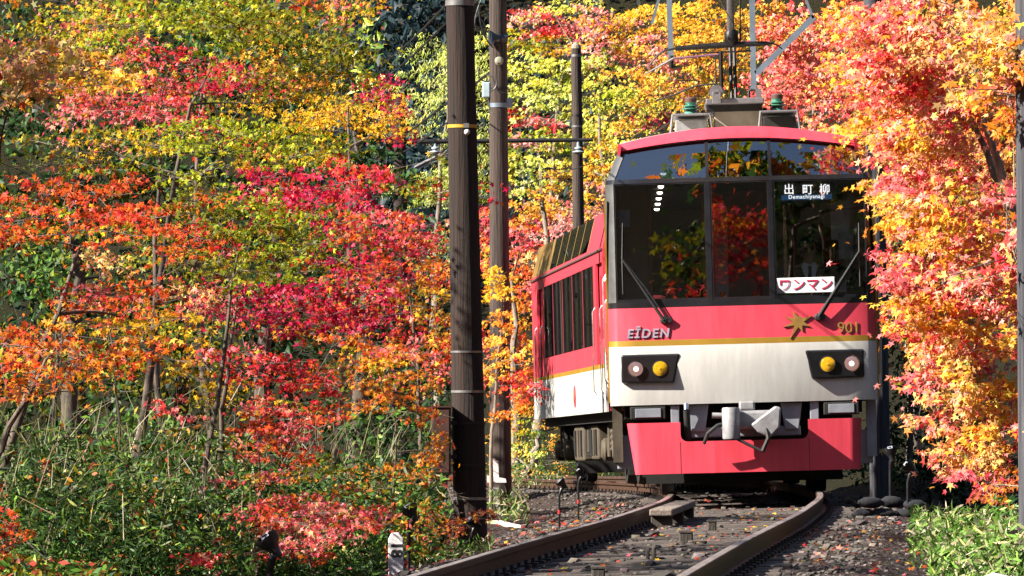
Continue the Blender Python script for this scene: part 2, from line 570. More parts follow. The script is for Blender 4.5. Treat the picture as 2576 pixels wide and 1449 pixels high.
def build_ground():
    ys = np.concatenate([np.arange(-160, 10, 8.0), np.arange(10, 24, 2.0), np.arange(24, 66, .35), np.arange(66, 110, .7), np.arange(110, 180, 3.0), np.arange(180, 420, 10.0), [450, 520, 700, 1000]])
    us = np.concatenate([[-400, -200, -90, -50, -30, -20, -14, -10], np.arange(-8, -3, .5), np.arange(-3, 3.6, .12), np.arange(3.6, 9, .5), [10, 14, 20, 30, 50, 90, 200, 400]])
    U, Y = np.meshgrid(us, ys)
    X = U + tcx(Y) * np.exp(-(U / 25.0) ** 2)
    Z = ground(X, Y)
    near = (np.abs(U) < 3.6) & (Y > 24) & (Y < 110)
    Z = Z + np.where(near, RNG.normal(size=Z.shape) * .010, 0)
    V = np.stack([X, Y, Z], axis=2)
    mb = MB()
    mb.grid([[tuple(p) for p in r] for r in V])
    m = bpy.data.materials.new('trackside_earth'); m.use_nodes = True
    nt = m.node_tree; b = nt.nodes['Principled BSDF']
    tc = nt.nodes.new('ShaderNodeTexCoord')
    n1 = nt.nodes.new('ShaderNodeTexNoise'); n1.inputs['Scale'].default_value = 18; n1.inputs['Detail'].default_value = 8
    n2 = nt.nodes.new('ShaderNodeTexVoronoi'); n2.inputs['Scale'].default_value = 22
    nt.links.new(tc.outputs['Object'], n1.inputs['Vector']); nt.links.new(tc.outputs['Object'], n2.inputs['Vector'])
    r1 = nt.nodes.new('ShaderNodeValToRGB')
    e = r1.color_ramp.elements
    e[0].position = .3; e[0].color = (.024, .017, .015, 1)
    e[1].position = .75; e[1].color = (.12, .088, .074, 1)
    x2 = e.new(.5); x2.color = (.055, .041, .036, 1)
    nt.links.new(n1.outputs['Fac'], r1.inputs['Fac'])
    mx = nt.nodes.new('ShaderNodeMixRGB'); mx.blend_type = 'MULTIPLY'; mx.inputs['Fac'].default_value = .45
    nt.links.new(r1.outputs['Color'], mx.inputs['Color1']); nt.links.new(n2.outputs['Color'], mx.inputs['Color2'])
    at = nt.nodes.new('ShaderNodeAttribute'); at.attribute_name = 'litter'
    r3 = nt.nodes.new('ShaderNodeValToRGB')
    e = r3.color_ramp.elements
    e[0].position = .3; e[0].color = (.006, .008, .004, 1)
    e[1].position = .8; e[1].color = (.045, .022, .009, 1)
    x3 = e.new(.5); x3.color = (.012, .013, .006, 1)
    nt.links.new(n1.outputs['Fac'], r3.inputs['Fac'])
    m3 = nt.nodes.new('ShaderNodeMixRGB')
    nt.links.new(at.outputs['Fac'], m3.inputs['Fac'])
    nt.links.new(mx.outputs['Color'], m3.inputs['Color1']); nt.links.new(r3.outputs['Color'], m3.inputs['Color2'])
    nt.links.new(m3.outputs['Color'], b.inputs['Base Color'])
    b.inputs['Roughness'].default_value = .95
    b.inputs['Specular IOR Level'].default_value = .08
    bp = nt.nodes.new('ShaderNodeBump'); bp.inputs['Strength'].default_value = .9; bp.inputs['Distance'].default_value = .04
    nt.links.new(n2.outputs['Distance'], bp.inputs['Height']); nt.links.new(bp.outputs['Normal'], b.inputs['Normal'])
    o = mb.build('ground', m, smooth=True, fix=False)
    la = o.data.attributes.new('litter', 'FLOAT', 'POINT')
    dd = np.abs(X - tcx(Y))
    la.data.foreach_set('value', np.maximum(smooth(2.3, 3.4, dd), smooth(112, 125, Y)).reshape(-1).astype(np.float32))
    tag(o, 'stony brown trackside earth rising into a wooded hillside', kind='structure')
build_ground()

# ------------------------------------------------------------------ rails, sleepers, ballast
RUST = mat('rusty_rail_steel', (.030, .014, .009), .65, .25, col2=(.085, .038, .020), scale=14, bump=.25)
SHINE = mat('polished_rail_top', (.36, .31, .28), .36, .6, var=.2, scale=20, stretch=(1, .1, 1))
SLEEP = mat('weathered_sleeper_timber', (.030, .024, .022), .9, col2=(.12, .095, .08), scale=16, bump=.6, stretch=(.5, 4, 4))
IRON = mat('dark_iron', (.03, .026, .024), .6, .5, var=.3, scale=20)
track = empty('railway_track', (0, 0, 0))
tag(track, 'curving single railway track on timber sleepers', 'track', kind='structure')
def build_rail(off):
    prof = [(-.0325, 0), (.0325, 0), (.0345, -.012), (.033, -.036), (.009, -.046), (.0075, -.118), (.060, -.132), (.062, -.145), (-.062, -.145), (-.060, -.132), (-.0075, -.118), (-.009, -.046), (-.033, -.036), (-.0345, -.012)]
    ys = np.concatenate([np.arange(4, 26, 2.0), np.arange(26, 112, .8), np.arange(112, 168, 3.0)])
    rows = [[on_track(float(y), off + u, z) for u, z in prof] for y in ys]
    mb = MB(); mb.grid(rows, closed=True)
    o = mb.build('rail', RUST, track)
    top = MB()
    top.grid([[on_track(float(y), off - .027, .0022), on_track(float(y), off, .0032), on_track(float(y), off + .027, .0022)] for y in ys])
    t = top.build('running_surface', SHINE, o)
    return o
build_rail(-.7525); build_rail(.7525)
def build_sleepers():
    src = None
    y = 6.0; k = 0
    while y < 150:
        mb = None
        if src is None:
            mb = MB().box(-1.05, 1.05, -.1, .1, -.14, 0)
            src = mb.build('sleeper', SLEEP, track, bevel=.012)
            o = src
        else:
            o = src.copy(); COL.objects.link(o); o.parent = track
        p = on_track(y, random.uniform(-.04, .04), -.148 + random.uniform(-.008, .006))
        t = tdir(y)
        o.location = p
        o.rotation_euler = (random.uniform(-.01, .01), -CANT, -math.atan2(t.x, t.y) + random.uniform(-.012, .012))
        o.scale = (1, random.uniform(.92, 1.1), 1)
        y += .62; k += 1
build_sleepers()
def build_fastenings():
    mb = MB()
    y = 6.0
    while y < 112:
        t = tdir(y); a = -math.atan2(t.x, t.y)
        for off in (-.7525, .7525):
            for s in (-1, 1):
                p = on_track(y + random.uniform(-.01, .01), off + s * .088, -.13)
                m_ = Matrix.Translation(p) @ Matrix.Rotation(a, 4, 'Z')
                mb.box(-.035, .035, -.07, .07, -.02, .006, m_)
                mb.box(-.012, .012, -.014, .014, .006, .038, m_)
        y += .62
    o = mb.build('rail_fastening', IRON, track)
    o['kind'] = 'stuff'
build_fastenings()

def build_stones():
    base = np.array([(1, 0, .1), (-1, .1, 0), (.1, 1, 0), (0, -1, .15), (.55, .5, .75), (-.5, -.45, .7), (.4, -.6, .55), (-.55, .5, .5)], float)
    import itertools
    bm = bmesh.new()
    for p in base: bm.verts.new(p)
    r = bmesh.ops.convex_hull(bm, input=bm.verts)
    bmesh.ops.triangulate(bm, faces=bm.faces)
    bm.verts.ensure_lookup_table(); bm.verts.index_update()
    tv = np.array([v.co[:] for v in bm.verts]); tf = np.array([[v.index for v in f.verts] for f in bm.faces], np.int32)
    bm.free()
    Ys, Ds, Sz = [], [], []
    def scatter(y0, y1, d0, d1, per):
        n = int((y1 - y0) * (d1 - d0) * per)
        Ys.append(RNG.uniform(y0, y1, n)); Ds.append(RNG.uniform(d0, d1, n)); Sz.append(RNG.gamma(4, .25, n) * .0175)
    scatter(26, 40, -2.3, 3.3, 150)
    scatter(40, 66, -2.3, 2.9, 108)
    scatter(66, 106, -2.2, 2.2, 60)
    y = np.concatenate(Ys); d = np.concatenate(Ds); s = np.concatenate(Sz)
    keep = ~((np.abs(np.abs(d) - .7525) < .075)) & ~((d > 1.5) & (RNG.random(len(d)) < .55))
    s = np.where(d > 1.5, s * .75, s)
    y, d, s = y[keep], d[keep], s[keep]
    x = tcx(y) + d
    z = ground(x, y) + s * .25 - .004
    on = (((y - 6.0) % .62) < .1) | (((y - 6.0) % .62) > .52)
    z = np.where(on & (np.abs(d) < 1.0) & (RNG.random(len(d)) < .35), tez(y) - .148 + d * .025 + s * .2, z)
    N = len(y)
    ang = RNG.uniform(0, 6.28, N)
    sc = s[:, None] * RNG.uniform(.65, 1.25, (N, 3)) * np.array([1, 1, .8])
    lv = tv[None] * sc[:, None, :]
    c, q = np.cos(ang)[:, None], np.sin(ang)[:, None]
    V = np.stack([lv[:, :, 0] * c - lv[:, :, 1] * q + x[:, None], lv[:, :, 0] * q + lv[:, :, 1] * c + y[:, None], lv[:, :, 2] + z[:, None]], axis=2)
    me = bpy.data.meshes.new('ballast')
    nv, nf = tv.shape[0], tf.shape[0]
    me.vertices.add(N * nv); me.vertices.foreach_set('co', V.reshape(-1).astype(np.float32))
    me.loops.add(N * nf * 3)
    me.loops.foreach_set('vertex_index', (tf[None] + (np.arange(N) * nv)[:, None, None]).reshape(-1).astype(np.int32))
    me.polygons.add(N * nf)
    me.polygons.foreach_set('loop_start', np.arange(0, N * nf * 3, 3, dtype=np.int32))
    me.polygons.foreach_set('loop_total', np.full(N * nf, 3, np.int32))
    at = me.attributes.new('leaf_colour', 'FLOAT_COLOR', 'FACE')
    g = RNG.uniform(.025, .11, (N, 1)) * np.where(RNG.random((N, 1)) < .10, 2.0, 1.0)
    col = np.clip(g * np.array([1.15, .97, .86]) * RNG.uniform(.9, 1.1, (N, 3)), 0, .6)
    cc = np.ones((N, nf, 4), np.float32); cc[:, :, :3] = col[:, None, :]
    at.data.foreach_set('color', cc.reshape(-1))
    me.update(calc_edges=True)
    me.shade_flat()
    m = leaf_mat('ballast_stone', 0.0, .9, .3)
    me.materials.append(m)
    o = bpy.data.objects.new('ballast', me); COL.objects.link(o)
    tag(o, 'grey brown broken stone ballast around the sleepers', kind='stuff')
build_stones()

def build_fallen():
    n = 1200
    y = RNG.uniform(27, 75, n); d = RNG.uniform(-2.6, 3.2, n)
    x = tcx(y) + d
    z = ground(x, y) + .03
    P = np.stack([x, y, z], 1)
    C = np.concatenate([pal_cols(k, 300) for k in ('PK', 'BR', 'YO', 'RO')])
    Nn = np.array([0, -.25, 1.0]) + RNG.normal(size=(n, 3)) * .35
    o = leaves('fallen_leaves', P, Nn, RNG.uniform(.025, .045, n), C, MAPLE, LEAF, T=RNG.normal(size=(n, 3)))
    tag(o, 'scattered fallen red and yellow maple leaves on the ballast', kind='stuff')
build_fallen()

WOODBLK = mat('tarred_timber_block', (.022, .019, .016), .9, col2=(.075, .062, .05), scale=20, bump=.6, stretch=(4, 4, .7))
def stake(name, label, xd, yd0, yd1, wd, z, split=False, group='dark timber stakes between the rails'):
    b = D(xd, yd1, z); h = M2(yd1 - yd0, z); w = M2(wd, z)
    g = gz(b.x, b.y) - .02
    r = empty(name, (b.x, b.y, g))
    tag(r, label, 'timber stake', group)
    if split:
        for s in (-1, 1):
            MB().box(s * w * .32 - w * .2, s * w * .32 + w * .2, -.05, .05, 0, b.z + h - g - (.01 if s < 0 else 0)).build('post', WOODBLK, r, bevel=.008)
    else:
        MB().box(-w / 2, w / 2, -.06, .06, 0, b.z + h - g).build('post', WOODBLK, r, bevel=.01)
        MB().box(-w / 2 - .004, w / 2 + .004, -.064, .064, b.z + h - g, b.z + h - g + .012).build('cap', WOODBLK, r)
def track_depth(yd):  # depth of the ground between the rails at that picture row
    return FPX * (CAM_H + .16) / (yd * K - HROW)
stake('timber_stake', 'dark stake between the rails, farthest one, nearest the train', 1791, 1312, 1337, 22, track_depth(1338))
stake('timber_stake', 'squat dark stake between the rails, second from the train', 1726, 1340, 1367, 34, track_depth(1368))
stake('timber_stake', 'split dark stake between the rails, third from the train', 1637, 1376, 1411, 24, track_depth(1411), True)
stake('timber_stake', 'dark stake between the rails, nearest one at the bottom edge', 1505, 1430, 1462, 34, track_depth(1460))
# long timber lying beside the left rail, just in front of the train
def trestle():
    a = D(1660, 1306, 56.0); g = gz(a.x, 56.0)
    r = empty('timber_trestle', (a.x, 55.6, g))
    tag(r, 'brown timber beam on end blocks inside the left rail before the train', 'timber beam')
    t = tdir(56); rot = Matrix.Rotation(-math.atan2(t.x, t.y), 4, 'Z')
    top = mat('pale_worn_timber', (.10, .075, .06), .85, col2=(.26, .21, .17), scale=16, bump=.4, stretch=(3, .5, 3))
    MB().box(-.10, .10, 0, 5.0, .13, .19, rot).build('beam', top, r, bevel=.012)
    for q in (0.06, 2.4, 4.7):
        MB().box(-.09, .09, q, q + .2, -.02, .129, rot).build('block', WOODBLK, r, bevel=.01)
trestle()

# ------------------------------------------------------------------ the train
PINK = mat('coral_red_paint', (.64, .055, .085), .36, var=.13, scale=2.2, coat=.25, stretch=(5, 5, .7), detail=9)
CREAM = mat('cream_white_paint', (.545, .53, .50), .38, var=.10, scale=2.2, coat=.2, stretch=(5, 5, .7), detail=9)
GOLD = mat('gold_stripe_paint', (.34, .19, .022), .4, .2, var=.1, scale=4)
LEAFREFL = mat('roof_edge_tan_leaf_reflection', (.40, .24, .08), .3, .2, var=.3, scale=3, coat=.4)  # yellow foliage mirrored in the red roof edge, painted on as tan gold
BLACKF = mat('black_window_surround', (.012, .012, .014), .22, var=.2, scale=5, coat=.3)
GREYF = mat('grey_corner_post', (.10, .10, .10), .4, .3, var=.2, scale=5)
ROOFC = mat('pale_roof_paint', (.62, .57, .50), .5, var=.12, scale=3)
UNDER = mat('black_underframe', (.012, .011, .010), .75, .2, var=.4, scale=7)
UNDERB = mat('brown_dusty_equipment', (.03, .023, .016), .8, .1, col2=(.11, .085, .055), scale=5, stretch=(2, 2, .5))
STEELG = mat('grey_painted_steel', (.27, .29, .33), .45, .3, var=.15, scale=6)
LTGREY = mat('light_grey_cast_steel', (.34, .34, .36), .55, .25, var=.0, col2=(.20, .19, .19), scale=11)
RUBBER = mat('black_rubber', (.012, .012, .012), .6, var=.3)
CHROME = mat('worn_bright_metal', (.65, .63, .60), .2, .95, var=.15, scale=12)
BRONZE = mat('bronze_letters', (.34, .20, .05), .4, .3, var=.2, scale=15)
SILVER = mat('silver_letters', (.34, .30, .37), .4, .25, var=.2, scale=15)
WINTER = mat('tan_interior_panel', (.55, .42, .30), .6, var=.1, scale=4)
WOODIN = mat('orange_wood_trim', (.48, .20, .05), .45, var=.2, scale=10, stretch=(4, 4, .4))
INTG = mat('grey_interior_panel', (.42, .40, .40), .5, var=.1, scale=4)
DARKIN = mat('dark_interior', (.03, .026, .026), .7, var=.3, scale=4)
SEATM = mat('red_moquette_seat', (.30, .03, .04), .9, var=.3, scale=30)
GLASS_F = glass_mat('tinted_windscreen_glass', (.95, .94, .93), .08, .006)
GLASS_U = glass_mat('blue_tinted_upper_glass', (.30, .34, .40), .30)
GLASS_S = glass_mat('dark_side_window_glass', (.66, .68, .68), .10)
LAMP_REFL = glow('lit_lamp_reflector', (.80, .45, .38), .16)
LAMPGL = glass_mat('clear_lamp_glass', (.9, .9, .9), .12)

WID = 1.345
def prof(z):
    return float(np.interp(z, [.2, .92, 1.32, 1.90, 3.16, 3.45, 3.62, 3.72], [.06, .075, 0, .065, .19, .36, .47, .55]))
def plan(x):
    a = abs(x)
    p = 0 if a < .31 else (a - .31) * .085
    if a > 1.25:
        p += ((a - 1.25) / .095) ** 2.2 * .13
    return p
def hw(z):
    return WID if z <= 3.16 else WID - (z - 3.16) * .42
def fpt(x, z, off=0.0):
    w = hw(z) / WID
    return (x, plan(x / w) + prof(z) + off, z)
XS = [-1.345, -1.335, -1.315, -1.29, -1.25, -1.0, -.65, -.31, 0, .31, .65, 1.0, 1.25, 1.29, 1.315, 1.335, 1.345]
TH = R(1.45)
def L(xd, yd):
    """front-of-car coordinates (x, z) of a point measured on the photograph's face"""
    dx, dz = (xd - 1881) / 251.0, (1244 - yd) / 251.0
    return dx * math.cos(TH) + dz * math.sin(TH), -dx * math.sin(TH) + dz * math.cos(TH)

def band(zs, m, name, root, off=0.0, tail=.62, thick=.03):
    rows_f, rows_b = [], []
    for z in zs:
        w = hw(z) / WID
        rf = [(-hw(z) - off * .0, tail, z)] + [fpt(x * w, z, off) for x in XS] + [(hw(z), tail, z)]
        rb = [(-hw(z) + thick, tail, z)] + [(x * w * (1 - thick / WID), plan(x) + prof(z) + off + thick, z) for x in XS] + [(hw(z) - thick, tail, z)]
        rows_f.append(rf); rows_b.append(rb)
    return MB().shell(rows_f, rows_b).build(name, m, root, smooth=True)
def patch(x0, x1, zlo, zhi, m, name, root, off=0.0, thick=.02, nx=4, nz=3, smooth_=False, sx0=None, sx1=None):
    """slab that follows the faceted front; zlo / zhi numbers or functions of x; sx0/sx1 shift the sides with height"""
    fl = zlo if callable(zlo) else (lambda x: zlo)
    fh = zhi if callable(zhi) else (lambda x: zhi)
    fr, bk = [], []
    for j in range(nz):
        v = j / (nz - 1)
        a, b = [], []
        for i in range(nx):
            u = i / (nx - 1)
            x = x0 + (x1 - x0) * u
            z = fl(x) + (fh(x) - fl(x)) * v
            k = hw(z) / WID if (sx0 or sx1) else 1
            xx = x * (k if ((sx0 and x < 0) or (sx1 and x > 0)) else 1)
            p = fpt(xx, z, off)
            a.append(p); b.append((p[0], p[1] + thick, p[2]))
        fr.append(a); bk.append(b)
    return MB().shell(fr, bk).build(name, m, root, smooth=smooth_)

def zroof(x): return 3.595 - .115 * (x / 1.22) ** 2       # lower edge of the roof lip
def ztop(x): return 3.715 - .150 * (x / 1.20) ** 2

# side of a car: vertical to 2.95, slanting glazed cant rail, arched roof
def car_shell(root, y0, y1):
    def slab(pts, m, name, ya=y0, yb=y1, th=.03):
        fr = [[(x, ya, z) for x, z in pts], [(x, yb, z) for x, z in pts]]
        nrm = []
        for i in range(len(pts)):
            a, b = pts[max(0, i - 1)], pts[min(len(pts) - 1, i + 1)]
            t = Vector((b[0] - a[0], b[1] - a[1])).normalized()
            nrm.append((t.y, -t.x))
        s = 1 if pts[0][0] > 0 else -1
        bk = [[(x - abs(n[0]) * th * s if abs(n[0]) > .2 else x, ya, z - (abs(n[1]) * th if abs(n[1]) > .2 else 0)) for (x, z), n in zip(pts, nrm)] for ya in (ya, yb)]
        return MB().shell(fr, bk).build(name, m, root)
    return slab

def build_car(root, length, lead, rear_panel=True):
    slab = car_shell(root, .62 if lead else 0.0, length)
    ys = .62 if lead else 0.0
    door_spans = [(ys + .15, ys + 1.35), (length - 2.6, length - 1.4)]
    win0, win1 = ys + 1.75, length - 3.0
    n_win = 5
    for s in (-1, 1):
        x = s * WID
        slab([(x, .92), (x, 1.47)], CREAM, 'lower_side_panel')
        slab([(x, 1.47), (x, 1.525)], GOLD, 'gold_stripe')
        # red side with openings: below windows, above windows and the piers between
        spans = []
        edges = [ys]
        opens = sorted([(d0, d1, 'd') for d0, d1 in door_spans] + [(win0 + (win1 - win0) * i / n_win + .07, win0 + (win1 - win0) * (i + 1) / n_win - .07, 'w') for i in range(n_win)])
        slab([(x, 2.80), (x, 2.95)], PINK, 'red_side_panel')
        cur = ys
        for a, b, k in opens:
            if a > cur + .005:
                slab([(x, 1.525), (x, 2.80)], PINK, 'window_pier', cur, a)
            if k == 'w':
                slab([(x, 1.525), (x, 1.78)], PINK, 'red_side_panel', a, b)
                g = MB().box(min(x - s * .012, x - s * .02), max(x - s * .012, x - s * .02), a, b, 1.78, 2.80)
                w = g.build('side_window', GLASS_S, root)
                for q in (0, 1):
                    yy = a if q == 0 else b - .03
                    MB().box(min(x + s * .006, x - s * .03), max(x + s * .006, x - s * .03), yy, yy + .03, 1.78, 2.80).build('frame', BLACKF, w)
                MB().box(min(x + s * .005, x - s * .028), max(x + s * .005, x - s * .028), (a + b) / 2 - .02, (a + b) / 2 + .02, 1.78, 2.80).build('mullion', BLACKF, w)
            else:
                d = MB().box(min(x - s * .05, x - s * .085), max(x - s * .05, x - s * .085), a, b, 1.0, 2.80).build('door', PINK, root)
                mid = (a + b) / 2
                MB().box(min(x - s * .046, x - s * .052), max(x - s * .046, x - s * .052), a + .2, b - .2, 1.85, 2.65).build('door_window', GLASS_S, d)
                MB().box(min(x - s * .04, x - s * .05), max(x - s * .04, x - s * .05), mid - .012, mid + .012, 1.0, 2.8).build('door_seam', RUBBER, d)
                for yy in (a - .06, b + .06):
                    hr = MB()
                    hr.tube([(x + s * .012, yy, 1.15), (x + s * .045, yy, 1.2), (x + s * .045, yy, 2.2), (x + s * .012, yy, 2.25)], .012, 6)
                    hr.build('handrail', CHROME, root, smooth=True)
            cur = b
        slab([(x, 1.525), (x, 2.80)], PINK, 'window_pier', cur, length)
        # slanting roof edge with glazing
        xt = s * 1.215
        slab([(x, 2.95), (x - (x - xt) * .12, 3.012)], PINK, 'cant_rail')
        g0, g1 = ys + 3.0, length - 4.2
        a0, a1 = (x - (x - xt) * .12, 3.012), (xt, 3.46)
        slab([a0, a1], PINK, 'roof_edge_panel', ys, g0)
        slab([a0, a1], LEAFREFL, 'roof_edge_panel', g1, length)
        for i in range(5):
            b0 = g0 + (g1 - g0) * i / 5
            b1 = g0 + (g1 - g0) * (i + 1) / 5
            slab([a0, a1], LEAFREFL, 'roof_edge_pier', b0, b0 + .12)
            slab([a0, a1], GLASS_U, 'roof_edge_window', b0 + .12, b1, .012)
        MB().box(min(x, x + s * .025), max(x, x + s * .025), ys, length, 2.945, 2.965).build('rain_gutter', GREYF, root)
        if s < 0 or True:   # round red badge on the pale lower side
            bd = MB().lathe([(.15, 0), (.15, .012), (.13, .016), (0.001, .016)], (x, (win0 + win1) / 2 - 1.1, 1.17), (s, 0, 0), 20).build('round_badge', PINK, root)
            MB().lathe([(.085, .016), (.085, .022), (.001, .022)], (x, (win0 + win1) / 2 - 1.1, 1.17), (s, 0, 0), 16).build('badge_centre', BRONZE, bd)
    # arched roof
    rows, back = [], []
    xs = np.linspace(-1.215, 1.215, 15)
    for yy in (ys, length):
        rows.append([(x, yy, 3.46 + .24 * (1 - (x / 1.215) ** 2)) for x in xs])
        back.append([(x * .98, yy, 3.43 + .24 * (1 - (x / 1.215) ** 2)) for x in xs])
    MB().shell(rows, back).build('roof', ROOFC, root, smooth=True)
    # floor and inner lining
    MB().box(-1.30, 1.30, ys, length, .93, 1.02).build('floor', DARKIN, root)
    outline = [(-1.3, .93), (-1.3, 2.95), (-1.18, 3.43), (0, 3.66), (1.18, 3.43), (1.3, 2.95), (1.3, .93)]
    if rear_panel:
        MB().prism(outline, lambda p: (p[0], length - .06, p[1]), lambda p: (p[0], length + .02, p[1])).build('end_wall', PINK, root)
    MB().box(-.34, .34, length, length + .28, 1.05, 2.95).build('gangway_bellows', RUBBER, root)
    # underframe
    MB().box(-1.20, 1.20, ys + .1, length - .1, .80, .93).build('underframe', UNDER, root)
    for (a, b, z0, m, xx) in ((5.0, 6.3, .32, UNDERB, 1.12), (6.5, 7.4, .36, UNDER, 1.10), (7.6, 9.4, .30, UNDERB, 1.14), (9.6, 10.2, .4, UNDER, 1.08)):
        e = MB().box(-xx, xx, a, b, z0, .79).build('equipment_box', m, root, bevel=.03)
        for s in (-1, 1):
            for q in range(3):
                yy = a + (b - a) * (q + .5) / 3
                MB().box(min(s * xx, s * (xx + .02)), max(s * xx, s * (xx + .02)), yy - .1, yy + .1, z0 + .06, .72).build('cover', UNDERB if q % 2 else UNDER, e)
    for yb in (2.7, length - 2.7):
        bogie(root, yb)

def bogie(root, yb):
    b = empty('bogie', (0, yb, 0)); b.parent = root
    for s in (-1, 1):
        x = s * .98
        MB().prism([(-1.35, .50), (-1.25, .62), (-.5, .60), (-.35, .44), (.35, .44), (.5, .60), (1.25, .62), (1.35, .50), (1.25, .42), (.6, .40), (.4, .30), (-.4, .30), (-.6, .40), (-1.25, .42)],
                   lambda p, x=x: (x - .05, p[0], p[1]), lambda p, x=x: (x + .05, p[0], p[1])).build('side_frame', UNDERB, b)
        for ya in (-1.0, 1.0):
            MB().lathe([(.001, -.05), (.43, -.05), (.45, -.035), (.45, -.03), (.43, .09), (.33, .085), (.30, .05), (.14, .05), (.11, .12), (.001, .12)], (s * .7525, ya, .432), (s, 0, 0), 28).build('wheel', UNDER, b, smooth=True)
            MB().lathe([(.001, 0), (.15, 0), (.15, .10), (.11, .14), (.001, .14)], (s * 1.02, ya, .45), (s, 0, 0), 16).build('axle_box', UNDERB, b, smooth=True)
        for ya in (-.22, .22):
            MB().lathe([(.13, 0), (.13, .02), (.11, .04), (.125, .08), (.11, .12), (.125, .16), (.11, .20), (.125, .24), (.11, .28), (.13, .32), (.13, .36)], (x, ya, .44), (0, 0, 1), 14).build('spring', UNDERB, b, smooth=True)
        MB().tube([(x + s * .1, -.55, .40), (x + s * .1, -.45, .78)], [.05, .035], 10).build('damper', UNDER, b, smooth=True)
        MB().tube([(x + s * .1, .55, .36), (x + s * .1, .5, .80)], [.04, .03], 10).build('damper', UNDERB, b, smooth=True)
    for ya in (-1.0, 1.0):
        MB().tube([(-1.0, ya, .432), (1.0, ya, .432)], .075, 12).build('axle', UNDER, b, smooth=True)
    MB().box(-.95, .95, -.25, .25, .46, .72).build('bolster', UNDER, b, bevel=.04)
    for ya in (-.62, .62):
        MB().box(-.62, .62, ya - .28, ya + .28, .14, .60).build('traction_motor', UNDER, b, bevel=.05)
    MB().box(-1.0, 1.0, -1.62, -1.56, .12, .60).build('guard_board', UNDER, b)

def car_root(name, front, rear, label):
    f, r_ = Vector(front), Vector(rear)
    d = r_ - f
    yaw = -math.atan2(d.x, d.y)
    pitch = math.atan2(d.z, math.hypot(d.x, d.y))
    o = empty(name, f)
    o.rotation_mode = 'XYZ'
    o.matrix_world = Matrix.Translation(f) @ Matrix.Rotation(yaw, 4, 'Z') @ Matrix.Rotation(pitch, 4, 'X') @ Matrix.Rotation(-TH, 4, 'Y')
    return tag(o, label, 'train car', 'cars of the train')

CAR1 = car_root('train_car', (2.355, 64.9, 0), (2.60, 80.1, -.06), 'leading coral red and cream train car with wide black windscreen')
CAR2 = car_root('train_car', (2.545, 80.95, -.075), (1.70, 96.2, -.205), 'trailing red and cream train car seen obliquely behind the leading car')
build_car(CAR1, 15.0, True)
build_car(CAR2, 15.2, False)
MB().prism([(-1.3, .93), (-1.3, 2.95), (-1.18, 3.43), (0, 3.66), (1.18, 3.43), (1.3, 2.95), (1.3, .93)], lambda p: (p[0], -.02, p[1]), lambda p: (p[0], .06, p[1])).build('end_wall', PINK, CAR2)

